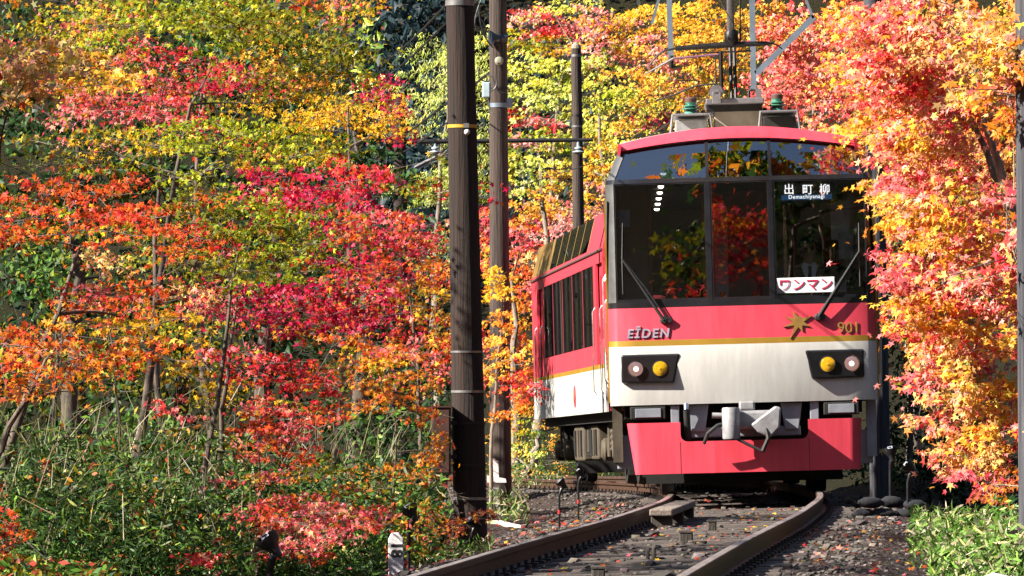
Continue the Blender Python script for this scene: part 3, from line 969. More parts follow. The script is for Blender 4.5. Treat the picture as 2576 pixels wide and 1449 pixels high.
def build_front(c):
    band([.92, .95, 1.32, 1.51], CREAM, 'front_cream_panel', c)
    band([1.51, 1.568], GOLD, 'front_gold_stripe', c)
    band([1.568, 1.72, 1.895], PINK, 'front_red_panel', c)
    # black surround of the windscreens
    band([1.895, 1.955], BLACKF, 'windscreen_sill', c)
    band([3.15, 3.195], BLACKF, 'windscreen_transom', c)
    for s in (-1, 1):
        # grey corner posts
        for (z0, z1, nm) in ((1.955, 3.15, 'corner_post'), (3.195, 3.47, 'upper_corner_post')):
            rf, rb = [], []
            for j in range(5):
                z = z0 + (z1 - z0) * j / 4
                w = hw(z) / WID
                xs = [1.262, 1.29, 1.315, 1.335, 1.345]
                rf.append([(s * x * w, fpt(s * x * w, z)[1], z) for x in xs] + [(s * hw(z), .62, z)])
                rb.append([(s * (x * w - .03), fpt(s * x * w, z)[1] + .03, z) for x in xs] + [(s * (hw(z) - .03), .62, z)])
            MB().shell(rf, rb).build(nm, GREYF if s < 0 else BLACKF, c, smooth=True)
    for xm in (-.335, .295):
        patch(xm, xm + .04, 1.955, 3.15, BLACKF, 'windscreen_mullion', c, thick=.05, nx=2)
        patch(xm + .005, xm + .035, 3.195, lambda x: zroof(x), BLACKF, 'windscreen_mullion', c, thick=.05, nx=2)
    # panes
    for (a, b, nm) in ((-1.262, -.335, 'windscreen'), (-.295, .295, 'windscreen'), (.335, 1.262, 'windscreen')):
        p = patch(a, b, 1.955, 3.15, GLASS_F, nm, c, off=.012, thick=.008, nx=3)
        for (u0, u1, z0, z1) in ((a, a + .018, 1.955, 3.15), (b - .018, b, 1.955, 3.15)):
            patch(u0, u1, z0, z1, BLACKF, 'black_border', p, off=.004, thick=.006, nx=2)
        patch(a + .018, b - .018, 1.955, 1.985, BLACKF, 'black_border', p, off=.004, thick=.006, nx=3)
        patch(a + .018, b - .018, 3.135, 3.15, BLACKF, 'black_border', p, off=.004, thick=.006, nx=3)
    for (a, b, l, r_) in ((-1.262, -.33, True, False), (-.30, .30, False, False), (.33, 1.262, False, True)):
        patch(a, b, 3.195, lambda x: zroof(x) - .0, GLASS_U, 'upper_windscreen', c, off=.012, thick=.008, nx=8, nz=4, sx0=l, sx1=r_)
    # roof lip
    fr, bk, xs = [], [], np.linspace(-1.2, 1.2, 25)
    def lip(x, v):
        z0, z1 = zroof(x), ztop(x)
        z = z0 + (z1 - z0) * min(1, v)
        y = prof(min(z, 3.6)) + plan(x * WID / 1.25) - .03 + .10 * v * v
        return (x, y, z)
    for v in (0, .35, .7, 1.0):
        fr.append([lip(x, v) for x in xs])
        bk.append([(lip(x, v)[0] * .985, lip(x, v)[1] + .05, lip(x, v)[2] - .02) for x in xs])
    MB().shell(fr, bk).build('roof_lip', PINK, c, smooth=True)
    rows = [[lip(x, 1.0) for x in xs], [(x, .80, ztop(x) + .012) for x in xs], [(x, 1.3, ztop(x) - .012) for x in xs]]
    back = [[(p[0], p[1] + .01, p[2] - .02) for p in r] for r in rows]
    MB().shell(rows, back).build('roof_front', ROOFC, c, smooth=True)
    # sloping roof shoulders between lip and body
    for s in (-1, 1):
        MB().shell([[(s * 1.2, .40, ztop(1.2)), (s * hw(3.47), .42, 3.46)], [(s * 1.2, 1.3, ztop(1.2)), (s * hw(3.47), 1.3, 3.44)]],
                   [[(s * 1.17, .40, ztop(1.2) - .02), (s * (hw(3.47) - .03), .42, 3.44)], [(s * 1.17, 1.3, ztop(1.2) - .02), (s * (hw(3.47) - .03), 1.3, 3.42)]]).build('roof_shoulder', PINK, c)
        MB().box(min(s * 1.345, s * 1.362), max(s * 1.345, s * 1.362), .28, .34, .95, 3.0).build('gold_edge_strip', GOLD, c)
    # head lamps in black housings
    for s, pts in ((-1, [(-1.23, 1.43), (-1.23, 1.145), (-.70, 1.135), (-.635, 1.43)]), (1, [(1.21, 1.43), (1.21, 1.145), (.68, 1.135), (.615, 1.43)])):
        h = MB().prism(pts, lambda p: (p[0], plan(p[0]) - .012 + .006, p[1]), lambda p: (p[0], plan(p[0]) + .07, p[1])).build('lamp_housing', BLACKF, c, bevel=.02)
        for xx, kind in ((s * 1.08, 'h'), (s * .84, 'f')):
            cy = plan(xx) - .006
            org = (xx, cy, 1.285)
            if kind == 'h':
                MB().lathe([(.082, 0), (.082, -.012), (.072, -.012), (.072, .002)], org, (0, -1, 0), 28).build('bezel', CHROME, h, smooth=True)
                MB().lathe([(.001, .004), (.02, .006), (.045, .014), (.07, .03)], (xx, cy - .002, 1.285), (0, -1, 0), 28).build('reflector', LAMP_REFL, h, smooth=True)
                MB().lathe([(.001, .036), (.024, .034), (.033, .022), (.034, .004)], (xx, cy, 1.285), (0, -1, 0), 14).build('bulb', glow('headlamp_filament', (1.0, .90, .82), 1.3), h, smooth=True)
                MB().lathe([(.072, .030), (.072, .033), (.04, .043), (.001, .046)], (xx, cy, 1.285), (0, -1, 0), 24).build('lens', LAMPGL, h, smooth=True)
            else:
                MB().lathe([(.082, 0), (.082, .012), (.074, .014), (.074, .006)], org, (0, -1, 0), 28).build('bezel', IRON, h, smooth=True)
                MB().lathe([(.001, .034), (.012, .033), (.016, .027), (.028, .029), (.032, .023), (.044, .025), (.048, .018), (.060, .019), (.066, .012), (.074, .012), (.074, .002)], org, (0, -1, 0), 28).build('fog_lens', mat('amber_lamp_lens', (.62, .34, .012), .12, .0, var=.25, scale=40, coat=1.0), h, smooth=True)
    # lettering
    def fm(x, z, off=.004):
        q = fpt(x, z)
        n = Vector((0, -1, 0)); 
        sl = .085 * (1 if x > .31 else -1 if x < -.31 else 0)
        slz = .055 / .58
        X = Vector((1, sl, 0)).normalized(); Z = Vector((0, slz, 1)).normalized()
        N = X.cross(Z)
        return Matrix(((X.x, Z.x, N.x, q[0] + N.x * off), (X.y, Z.y, N.y, q[1] + N.y * off), (X.z, Z.z, N.z, q[2]), (0, 0, 0, 1)))
    x, z = L(1632, 840)
    text_mesh('operator_lettering', 'EĪDEN', .125, SILVER, c, fm(x, z, .008), .008, shear=.15, bold=.003, space=1.22)
    x, z = L(2137, 825)
    text_mesh('car_number', '901', .155, BRONZE, c, fm(x, z, .010), .004, bold=.0, space=1.0)
    # maple leaf emblem
    x, z = L(2010, 810)
    lf = []
    for a, r_ in ((250, .03), (262, .02), (215, .12), (228, .055), (180, .14), (205, .06), (150, .13), (165, .05), (100, .12), (130, .05), (55, .135), (78, .05), (20, .12), (36, .055), (-20, .09), (0, .05), (-40, .04)):
        lf.append((a, r_))
    tips = [(198, .16), (158, .145), (115, .12), (66, .06), (22, .15), (-22, .13), (-68, .11), (243, .19)]
    tips.sort()
    poly = []
    for i, (a, r_) in enumerate(tips):
        a2, r2 = tips[(i + 1) % len(tips)]
        if a2 < a: a2 += 360
        poly.append((r_ * math.cos(R(a)), r_ * math.sin(R(a))))
        poly.append((.052 * math.cos(R((a + a2) / 2)), .052 * math.sin(R((a + a2) / 2))))
    mt = fm(x, z)
    MB().prism(poly, lambda p: mt @ Vector((p[0], p[1], .010)), lambda p: mt @ Vector((p[0], p[1], -.006))).build('maple_leaf_emblem', BRONZE, c)
    # wipers
    def wiper(piv, elbow, blade0, blade1):
        px, pz = L(*piv); ex, ez_ = L(*elbow)
        a0, a1 = L(*blade0), L(*blade1)
        P = lambda x, z, o: Vector(fpt(x, z, -o))
        w = MB().tube([P(px, pz, .05), P((px + ex) / 2, (pz + ez_) / 2, .07), P(ex, ez_, .06)], [.018, .013, .010], 8).build('wiper', RUBBER, c, smooth=True)
        MB().tube([P(px + .035, pz + .01, .05), P((px + ex) / 2 + .03, (pz + ez_) / 2 + .01, .065), P(ex + .008, ez_, .055)], [.007] * 3, 6).build('link_rod', RUBBER, w, smooth=True)
        MB().lathe([(.001, 0), (.04, 0), (.04, .04), (.025, .06), (.001, .06)], P(px, pz, 0), (0, -1, 0), 14).build('pivot', RUBBER, w, smooth=True)
        MB().lathe([(.001, 0), (.03, 0), (.03, .05), (.001, .05)], P(px + .05, pz + .005, 0), (0, -1, 0), 12).build('pivot', RUBBER, w, smooth=True)
        MB().tube([P(a0[0], a0[1], .035), P(ex, ez_, .045), P(a1[0], a1[1], .035)], [.006, .010, .006], 6).build('blade', RUBBER, w, smooth=True)
    wiper((1672, 806), (1567, 652), (1568, 560), (1569, 740))
    wiper((2060, 798), (2164, 632), (2163, 560), (2166, 720))
    # skirt / obstacle deflector
    sk = [(-1.185, .74), (-.655, .74), (-.65, .60), (-.60, .545), (-.31, .545), (.31, .545), (.58, .545), (.63, .60), (.635, .74), (1.17, .74), (1.15, .225), (.31, .225), (-.31, .225), (-1.10, .225)]
    def skp(x, z, o):
        a = abs(x)
        y = .02 + (0 if a < .31 else (a - .31) * .085) + (max(0, a - 1.06) / .12) ** 2 * .12 + o
        return (x, y, z)
    cols = [-1.185, -1.14, -1.10, -1.06, -.65, -.31, .31, .63, 1.06, 1.10, 1.14, 1.17]
    mb = MB()
    def zt(x): return .545 if -.62 < x < .60 else .74
    def blk(xa, xb, top):
        n = 5
        def sh(x, z):   # sides lean in towards the bottom
            return x * (1 - (.74 - z) * .12) if x < -1.0 else (x * (1 - (.74 - z) * .03) if x > 1.0 else x)
        fr = [[skp(sh(xa + (xb - xa) * i / n, z), z, 0) for i in range(n + 1)] for z in (.225, .4, top)]
        bk = [[(p[0], p[1] + .03, p[2]) for p in r] for r in fr]
        mb.shell(fr, bk)
    blk(-1.185, -1.06, .74); blk(-1.06, -.65, .74); blk(-.65, -.31, .545); blk(-.31, .31, .545); blk(.31, .63, .545); blk(.63, 1.05, .74); blk(1.05, 1.17, .74)
    bm_o = mb.build('skirt', PINK, c, smooth=True)
    for xa, s in ((-.65, 1), (.63, -1)):      # rounded inner corners of the coupler notch
        pts = [(xa, .545)] + [(xa + s * .07 * (1 - math.cos(R(a))), .545 + .07 * (1 - math.sin(R(a)))) for a in range(0, 91, 15)]
        MB().prism(pts, lambda p: skp(p[0], p[1], .0), lambda p: skp(p[0], p[1], .03)).build('notch_corner', PINK, bm_o)
    for xs_ in (-.655, .635):
        MB().box(xs_ - .002, xs_ + .002, skp(xs_, 0, 0)[1] - .0025, skp(xs_, 0, 0)[1] + .01, .227, .543).build('skirt_seam', RUBBER, bm_o)
    # coupler bay
    MB().box(-1.1, 1.1, .75, .9, .3, .92).build('coupler_bay_back', UNDER, c)
    for s in (-1, 1):
        lx = s * .97
        j = MB().box(lx - .18, lx + .18, .12, .40, .775, .905).build('fog_lamp_box', UNDER, c, bevel=.012)
        MB().box(lx - .13, lx + .13, .110, .121, .795, .885).build('lamp_face', STEELG, j, bevel=.004)
        MB().box(s * .70 - .045, s * .70 + .045, .14, .24, .56, .915).build('skirt_bracket', STEELG, c, bevel=.008)
        MB().prism([(s * .47 - .11, .915), (s * .47 + .11, .915), (s * .47 + .07, .64), (s * .47 - .07, .64)], lambda p: (p[0], .16, p[1]), lambda p: (p[0], .34, p[1])).build('coupler_hanger', STEELG, c, bevel=.01)
        MB().box(s * 1.28 - .05, s * 1.28 + .05, .45, .52, .35, .92).build('side_strut', UNDERB if s < 0 else STEELG, c)
        MB().box(s * 1.2 - .09, s * 1.2 + .09, .5, .56, .28, .62).build('side_bracket', STEELG, c, bevel=.01)
    MB().box(-.56, .56, .20, .30, .58, .68).build('coupler_beam', STEELG, c, bevel=.012)
    k = MB().box(-.12, .30, -.10, .5, .66, .84).build('coupler', LTGREY, c, bevel=.03)
    MB().lathe([(.001, 0), (.085, 0), (.09, .015), (.09, .30), (.08, .315), (.001, .315)], (-.145, -.16, .56), (0, 0, 1), 18).build('coupler_drum', LTGREY, k, smooth=True)
    MB().prism([(.05, .70), (.30, .88), (.36, .86), (.34, .66), (.24, .56), (.12, .62)], lambda p: (p[0], -.22, p[1]), lambda p: (p[0], -.02, p[1])).build('coupler_jaw', LTGREY, k, bevel=.02)
    MB().box(-.06, .10, -.08, .06, .84, .935).build('coupler_knob', LTGREY, k, bevel=.02)
    MB().tube([(-.33, -.05, .80), (-.10, -.05, .79)], .03, 10).build('pipe_stub', LTGREY, k, smooth=True)
    MB().tube([(-.42, -.1, .52), (-.38, -.14, .62), (-.28, -.16, .70), (-.2, -.14, .72)], .018, 8).build('air_hose', RUBBER, k, smooth=True)
    MB().tube([(-.2, -.18, .62), (.02, -.22, .50), (.16, -.25, .43)], .016, 8).build('uncoupling_lever', IRON, k, smooth=True)
    MB().tube([(.16, -.25, .43), (.22, -.24, .56), (.20, -.2, .66)], .022, 8).build('uncoupling_lever', IRON, k, smooth=True)
    MB().tube([(-.585, .1, .92), (-.585, .08, .86)], .03, 10).build('hose_cock', CHROME, c, smooth=True)
    MB().tube([(-.585, .08, .86), (-.58, .10, .72), (-.57, .16, .57)], .035, 10).build('brake_hose', RUBBER, c, smooth=True)
build_front(CAR1)

# --- inside the cab
def build_cab(c):
    y = 1.75
    MB().box(-1.28, -.92, y, y + .06, 1.02, 3.4).build('cab_partition', WINTER, c)
    MB().box(-.92, -.88, y - .03, y + .07, 1.02, 3.4).build('wood_trim', WOODIN, c)
    MB().box(-1.25, -1.21, y - .03, y - .001, 1.02, 3.4).build('wood_trim', WOODIN, c)
    MB().box(-.36, -.30, y - .03, y + .07, 1.02, 3.1).build('wood_trim', WOODIN, c)
    MB().box(-.24, -.10, y - .05, y + .05, 1.02, 2.95).build('door_pillar', INTG, c, bevel=.01)
    MB().box(-.10, .34, y, y + .05, 1.02, 3.1).build('cab_door', mat('dark_red_panel', (.16, .03, .03), .5), c)
    MB().box(.34, .40, y - .03, y + .07, 1.02, 3.2).build('wood_trim', WOODIN, c)
    MB().box(-.36, 1.28, y + .001, y + .06, 3.1, 3.45).build('cab_partition', DARKIN, c)
    MB().box(.40, 1.28, y, y + .05, 1.02, 2.3).build('cab_partition', DARKIN, c)
    MB().box(1.10, 1.28, y, y + .06, 2.3, 3.1).build('cab_partition', INTG, c)
    MB().box(-1.25, 1.25, .48, .85, 1.02, 1.90).build('desk', DARKIN, c, bevel=.04)
    MB().box(-.86, -.38, .45, .60, 1.905, 1.945).build('desk_tray', CREAM, c)
    h = MB(); h.tube([(-.92, .40, 1.96), (-.92, .40, 2.05), (-.55, .40, 2.05), (-.52, .40, 1.96)], .010, 6); h.build('desk_rail', CHROME, c, smooth=True)
    MB().tube([(.47, .95, 1.9), (.47, .95, 2.95)], .022, 8).build('grab_pole', CHROME, c, smooth=True)
    MB().tube([(.56, 1.05, 1.9), (.56, 1.05, 2.95)], .012, 8).build('grab_pole', WOODIN, c, smooth=True)
    # orange door knobs
    for xx in (-.33, -.17):
        MB().lathe([(.001, 0), (.022, 0), (.026, .03), (.015, .05), (.001, .05)], (xx, y - .03, 2.05), (0, -1, 0), 12).build('door_knob', mat('brass_knob', (.55, .22, .04), .3, .7), c, smooth=True)
    # sun visors and small things by the side windows
    MB().box(-1.22, -1.10, .55, .58, 2.72, 2.90).build('mirror', LTGREY, c, bevel=.01)
    MB().box(.93, 1.12, .70, .72, 2.55, 2.95).build('sun_blind', INTG, c)
    MB().box(1.0, 1.15, .66, .68, 2.35, 2.62).build('notice_card', LTGREY, c)
    MB().box(.92, 1.08, .85, .86, 2.02, 2.12).build('notice_card', CREAM, c)
    lampm = glow('saloon_lamp', (1.0, .93, .82), 2.5)
    for i in range(7):
        MB().lathe([(.001, 0), (.032, 0), (.028, .018), (.014, .026), (.001, .026)], (-.74, 2.2 + i * 1.8, 3.33), (0, 0, -1), 16).build('ceiling_lamp', lampm, c, smooth=True)
    for s in (-1, 1):
        for i in range(5):
            st = MB().box(s * .98 - .25, s * .98 + .25, 3.4 + i * 1.7, 3.9 + i * 1.7, 1.02, 1.45).build('passenger_seat', SEATM, c, bevel=.05)
            MB().box(s * .98 - .25, s * .98 + .25, 3.85 + i * 1.7, 3.98 + i * 1.7, 1.45, 2.1).build('seat_back', SEATM, st, bevel=.05)
    MB().box(-1.10, 1.10, .72, 14.8, 3.36, 3.38).build('ceiling_panel', DARKIN, c)
    MB().box(-1.26, 1.26, 14.80, 14.86, 1.02, 3.355).build('saloon_end_wall', WINTER, c)
    # destination display
    x0, z0 = L(1958, 452); x1, z1 = L(2112, 508)
    yy = prof((z0 + z1) / 2) + plan((x0 + x1) / 2) + .05
    d = MB().box(x0, x1, yy, yy + .12, z1, z0).build('destination_display', mat('display_black', (.006, .008, .02), .4, var=.1), c, bevel=.008)
    bz = L(2035, 493)[1]
    MB().box(x0 + .04, x1 - .06, yy - .003, yy - .0005, bz - .03, bz + .022).build('display_band', glow('display_blue', (.02, .07, .16), .25), d)
    wt = glow('display_white', (.85, .88, .9), .5)
    mt = lambda x, z: Matrix(((1, 0, 0, x), (0, 0, -1, yy - .004), (0, 1, 0, z), (0, 0, 0, 1)))
    for ch, xd in (('出', 1988), ('町', 2035), ('柳', 2078)):
        x, zc = L(xd, 476)
        text_mesh('display_character', ch, .112, wt, d, mt(x, zc), .001, bold=.001)
    text_mesh('display_letters', 'Demachiyanagi', .055, wt, d, mt(L(2032, 492)[0], bz), .001, bold=.0005, space=1.1)
    # one-man operation plate
    x0, z0 = L(1955, 706); x1, z1 = L(2103, 744)
    z0, z1 = 2.16, 2.005
    yy = prof(2.08) + plan((x0 + x1) / 2) - .012
    p = MB().box(x0, x1, yy, yy + .015, z1, z0).build('service_plate', mat('white_enamel_plate', (.88, .88, .90), .35, var=.04), c, bevel=.006)
    rd = mat('red_plate_letters', (.50, .02, .07), .5, var=.05)
    text_mesh('plate_characters', 'ワンマン', .135, rd, p, mt((x0 + x1) / 2, (z0 + z1) / 2 + .0), .002, bold=.002, space=1.05)
build_cab(CAR1)

# --- roof equipment and pantograph
def build_panto(c):
    py = 3.4
    S = 251.0 * 64.9 / 68.3
    def Q(xd, yd, y=py):     # local point from the photograph at the pantograph's depth
        px, pz = (xd * K - 512) * 68.3 / FPX, CAM_H + (HROW - yd * K) * 68.3 / FPX
        v = Vector((px, 68.3, pz)) - Vector((2.41, 68.3, -.01))
        x = v.x * math.cos(TH) + v.z * math.sin(TH); z = -v.x * math.sin(TH) + v.z * math.cos(TH)
        return Vector((x, y, z))
    blk = mat('black_pantograph_steel', (.014, .012, .012), .5, .4, var=.4, scale=10)
    gry = mat('grey_pantograph_frame', (.17, .16, .17), .5, .4, var=.25, scale=10)
    p = empty('pantograph', (0, 0, 0)); p.parent = c
    a, b = Q(1775, 266), Q(1920, 248)
    MB().box(a.x, b.x, py - .35, py + .9, a.z, b.z).build('base_frame', gry, p, bevel=.01)
    MB().box(a.x + .02, b.x - .02, py - .2, py + .8, a.z - .07, a.z).build('base_beam', blk, p)
    c0, c1 = Q(1797, 309), Q(1918, 270)
    MB().box(c0.x, c1.x, py - .1, py + .7, 3.60, c1.z).build('mounting_box', mat('tan_roof_box', (.36, .31, .25), .6, var=.2), p, bevel=.01)
    m0, m1 = Q(1846, 248), Q(1842, 107)
    for dx in (-.022, .022):
        MB().tube([m0 + Vector((dx, 0, 0)), m1 + Vector((dx, .25, 0))], .020, 8).build('lower_arm', blk, p, smooth=True)
    j0, j1 = Q(1841, 114), Q(1839, 72)
    MB().tube([j0, j0 + (j1 - j0) * .3, j0 + (j1 - j0) * .8, j1], [.05, .075, .07, .04], 12).build('knuckle', blk, p, smooth=True)
    u1 = Q(1832, -60)
    MB().tube([j1 + Vector((0, .02, -.05)), u1 + Vector((0, -.5, 0))], [.042, .028], 10).build('upper_arm', gry, p, smooth=True)
    MB().tube([Q(1862, 110), Q(1862, 0), Q(1857, -60)], .010, 6).build('balance_rod', blk, p, smooth=True)
    MB().tube([Q(1815, 232), Q(1813, 128)], .022, 8).build('guide_post', blk, p, smooth=True)
    MB().tube([Q(1802, 226), Q(1800, 134)], .009, 6).build('guide_rod', blk, p, smooth=True)
    dr = Q(1801, 235)
    MB().lathe([(.001, 0), (.075, 0), (.075, .03), (.065, .03), (.065, .05), (.03, .05), (.03, .08), (.001, .08)], dr + Vector((0, -.36, 0)), (0, -1, 0), 22).build('spring_drum', gry, p, smooth=True)
    MB().box(dr.x - .045, dr.x + .045, py - .44, py - .36, a.z, dr.z).build('drum_bracket', gry, p, bevel=.005)
    h0, h1 = Q(1700, 121), Q(1932, 108)
    hd = MB().tube([h0, (h0 + h1) / 2 + Vector((0, 0, .01)), h1], [.026, .032, .024], 8).build('collector_head', blk, p, smooth=True)
    MB().tube([Q(1735, 133), Q(1890, 127)], .010, 6).build('head_brace', blk, p, smooth=True)
    MB().tube([h0, Q(1672, 126), Q(1650, 142), Q(1629, 170)], [.014, .012, .010, .007], 6).build('horn', blk, p, smooth=True)
    MB().tube([h1, Q(1950, 110), Q(1968, 122)], [.014, .010, .007], 6).build('horn', blk, p, smooth=True)
    MB().tube([Q(1694, 146), Q(1808, 136)], .013, 6).build('cross_tube', mat('plum_tube', (.22, .10, .16), .5, .3), p, smooth=True)
    MB().tube([Q(1694, 146), Q(1660, 165), Q(1622, 186)], [.014, .012, .007], 6).build('horn', gry, p, smooth=True)
    MB().tube([Q(1890, 224), Q(1884, 228), Q(1884, 250), Q(1886, 275), Q(1876, 300), Q(1862, 314)], .016, 8).build('power_cable', RUBBER, p, smooth=True)
    MB().tube([Q(1886, 222), Q(1905, 224)], .014, 8).build('cable_elbow', gry, p, smooth=True)
    MB().box(Q(1900, 240).x, Q(1914, 240).x, py - .3, py - .2, b.z, Q(1900, 226).z).build('cable_stand', gry, p)
    MB().tube([Q(1650, 252), Q(1700, 236), Q(1750, 215), Q(1800, 210)], .010, 6).build('roof_cable', RUBBER, p, smooth=True)
    ins = mat('green_glazed_insulator', (.10, .30, .22), .15, var=.2, coat=.8)
    brn = mat('brown_insulator_foot', (.10, .05, .04), .6, var=.3)
    for xd, yd, x0, x1, y0, y1 in ((1738, 262, 1680, 1797, 290, 325), (1955, 253, 1900, 2015, 282, 316)):
        q = Q(xd, yd + 22)
        i_ = MB().lathe([(.08, -.02), (.07, .01), (.05, .03), (.10, .045), (.10, .052), (.05, .06), (.085, .075), (.085, .082), (.045, .09), (.06, .11), (.06, .14), (.001, .14)], q, (0, 0, 1), 20).build('insulator', ins, c, smooth=True)
        MB().lathe([(.062, .115), (.065, .155), (.05, .17), (.001, .17)], q, (0, 0, 1), 16).build('insulator_cap', brn, i_, smooth=True)
        f0, f1 = Q(x0, y1), Q(x1, y0)
        fr = empty('equipment_stand', (0, 0, 0)); fr.parent = c
        for yy in (py - .4, py + .7):
            MB().tube([(f0.x, yy, 3.56), (f0.x + .05, yy, f1.z), (f1.x - .05, yy, f1.z), (f1.x, yy, 3.58)], .016, 6).build('stand_frame', gry, fr, smooth=True)
        MB().box(f0.x + .06, f1.x - .06, py - .4, py + .7, f1.z - .012, f1.z + .012).build('stand_top', gry, fr)
        MB().box(f0.x + .08, f1.x - .08, py - .3, py + .6, 3.60, f1.z - .05).build('stand_box', LTGREY if x0 < 1800 else UNDER, fr, bevel=.01)
        for dx in (-.13, .13):
            MB().box(q.x + dx - .02, q.x + dx + .02, py - .05, py + .05, f1.z, f1.z + .06).build('bolt_block', blk, fr)
build_panto(CAR1)
MB().box(-.55, .55, 5.0, 8.5, 3.64, 3.88).build('air_conditioner', ROOFC, CAR1, bevel=.05)
MB().box(-.55, .55, 4.0, 7.5, 3.64, 3.86).build('air_conditioner', ROOFC, CAR2, bevel=.05)

# ------------------------------------------------------------------ the driver behind the right-hand windscreen
def build_driver():
    mw = CAR1.matrix_world
    org = Vector((.72, 1.25, 1.27))
    root = empty('person', (0, 0, 0))
    root.matrix_world = mw @ Matrix.Translation(org)
    tag(root, 'driver in dark jacket, white shirt and dark tie seated at the controls', 'person')
    skin = mat('driver_skin', (.50, .30, .21), .55, var=.08)
    suit = mat('dark_suit_cloth', (.014, .014, .018), .85, var=.2, scale=30)
    # skeleton grown into one continuous body (seated, facing -Y)
    V = [(0, .10, .45), (0, .09, .62), (0, .06, .82), (0, .05, .97), (0, .04, 1.06), (0, .02, 1.13), (0, 0, 1.21), (0, .0, 1.29),
         (-.13, .07, .95), (-.215, .05, .90), (-.26, -.02, .66), (-.20, -.26, .62), (-.17, -.33, .62),
         (.13, .07, .95), (.215, .05, .90), (.26, -.02, .66), (.20, -.26, .62), (.17, -.33, .62),
         (-.10, .05, .43), (-.13, -.36, .46), (-.13, -.38, .08), (-.13, -.50, .04),
         (.10, .05, .43), (.13, -.36, .46), (.13, -.38, .08), (.13, -.50, .04)]
    Rr = [.15, .145, .16, .14, .055, .065, .085, .075, .10, .065, .048, .036, .034, .10, .065, .048, .036, .034, .10, .07, .05, .04, .10, .07, .05, .04]
    E = [(0, 1), (1, 2), (2, 3), (3, 4), (4, 5), (5, 6), (6, 7), (3, 8), (8, 9), (9, 10), (10, 11), (11, 12), (3, 13), (13, 14), (14, 15), (15, 16), (16, 17), (0, 18), (18, 19), (19, 20), (20, 21), (0, 22), (22, 23), (23, 24), (24, 25)]
    def grown(name, V, E, Rr, m, parent, sub=2):
        me = bpy.data.meshes.new(name); me.from_pydata(V, E, [])
        o = bpy.data.objects.new(name, me); COL.objects.link(o)
        sk = o.modifiers.new('skin', 'SKIN'); sk.use_smooth_shade = True
        if not me.skin_vertices: me.attributes.new('skin', 'FLOAT', 'POINT') if False else None
        lay = me.skin_vertices[0].data if me.skin_vertices else None
        if lay:
            for i, r_ in enumerate(Rr):
                lay[i].radius = (r_, r_)
            lay[0].use_root = True
        ss = o.modifiers.new('sub', 'SUBSURF'); ss.levels = sub; ss.render_levels = sub
        dg = bpy.context.evaluated_depsgraph_get()
        me2 = bpy.data.meshes.new_from_object(o.evaluated_get(dg))
        bpy.data.objects.remove(o)
        me2.name = name
        me2.materials.clear(); me2.materials.append(m)
        for p in me2.polygons: p.use_smooth = True
        q = bpy.data.objects.new(name, me2); COL.objects.link(q); q.parent = parent
        return q
    grown('body', V, E, Rr, skin, root)
    # fingers closed on the controls, each hand
    for s in (-1, 1):
        f = MB()
        for i, ln in enumerate((.062, .07, .066, .052)):
            x = s * .17 + (i - 1.5) * .019
            f.tube([(x, -.345, .63), (x, -.345 - ln * .6, .635), (x, -.345 - ln * .8, .60), (x, -.345 - ln * .45, .575)], [.0095, .009, .0085, .007], 7)
        f.tube([(s * .17 - s * .035, -.335, .615), (s * .17 - s * .055, -.37, .60), (s * .17 - s * .03, -.39, .585)], [.011, .010, .008], 7)
        f.build('fingers', skin, root, smooth=True)
    # jacket: torso and sleeves a little larger than the body
    jv = [V[0], V[1], V[2], (0, .055, .945), V[8], V[9], V[10], (-.215, -.2, .625), V[13], V[14], V[15], (.215, -.2, .625)]
    je = [(0, 1), (1, 2), (2, 3), (3, 4), (4, 5), (5, 6), (6, 7), (3, 8), (8, 9), (9, 10), (10, 11)]
    jr = [.18, .175, .19, .165, .125, .09, .07, .055, .125, .09, .07, .055]
    grown('jacket', jv, je, jr, suit, root)
    tv = [V[18], V[19], V[20], V[22], V[23], V[24], V[0]]
    grown('trousers', [V[0], V[18], V[19], (-.13, -.38, .12), V[22], V[23], (.13, -.38, .12)], [(0, 1), (1, 2), (2, 3), (0, 4), (4, 5), (5, 6)], [.17, .12, .085, .065, .12, .085, .065], suit, root)
    # shirt front and tie
    MB().prism([(-.085, 1.035), (-.055, 1.07), (0, 1.045), (.055, 1.07), (.085, 1.035), (.02, .80), (-.02, .80)], lambda p: (p[0], -.155 + (p[1] - .8) * .28, p[1]), lambda p: (p[0], -.10 + (p[1] - .8) * .30, p[1])).build('shirt', mat('white_shirt', (.75, .77, .80), .8, var=.04), root)
    MB().prism([(-.02, 1.03), (.02, 1.03), (.014, .99), (.03, .82), (0, .79), (-.03, .82), (-.014, .99)], lambda p: (p[0], -.168 + (p[1] - .8) * .28, p[1]), lambda p: (p[0], -.156 + (p[1] - .8) * .28, p[1])).build('tie', mat('navy_tie', (.02, .022, .04), .7), root)
    # face
    MB().lathe([(.001, 0), (.016, .004), (.020, .025), (.006, .05)], (0, -.075, 1.165), (0, -.35, .94), 10).build('nose', skin, root, smooth=True)
    dk = mat('dark_eye', (.02, .015, .012), .3)
    for s in (-1, 1):
        MB().lathe([(.001, .006), (.010, .004), (.014, 0)], (s * .033, -.078, 1.212), (0, -1, 0), 10).build('eye', dk, root, smooth=True)
        MB().box(s * .034 - .018, s * .034 + .018, -.088, -.076, 1.232, 1.239).build('eyebrow', dk, root)
        MB().lathe([(.001, 0), (.018, .002), (.024, .008), (.014, .016), (.001, .016)], (s * .082, .01, 1.20), (s, 0, 0), 10).build('ear', skin, root, smooth=True)
    MB().box(-.024, .024, -.088, -.074, 1.133, 1.140).build('mouth', mat('lips', (.35, .14, .11), .5), root, bevel=.002)
    # hair cap with a fringe
    hv, rows = [], []
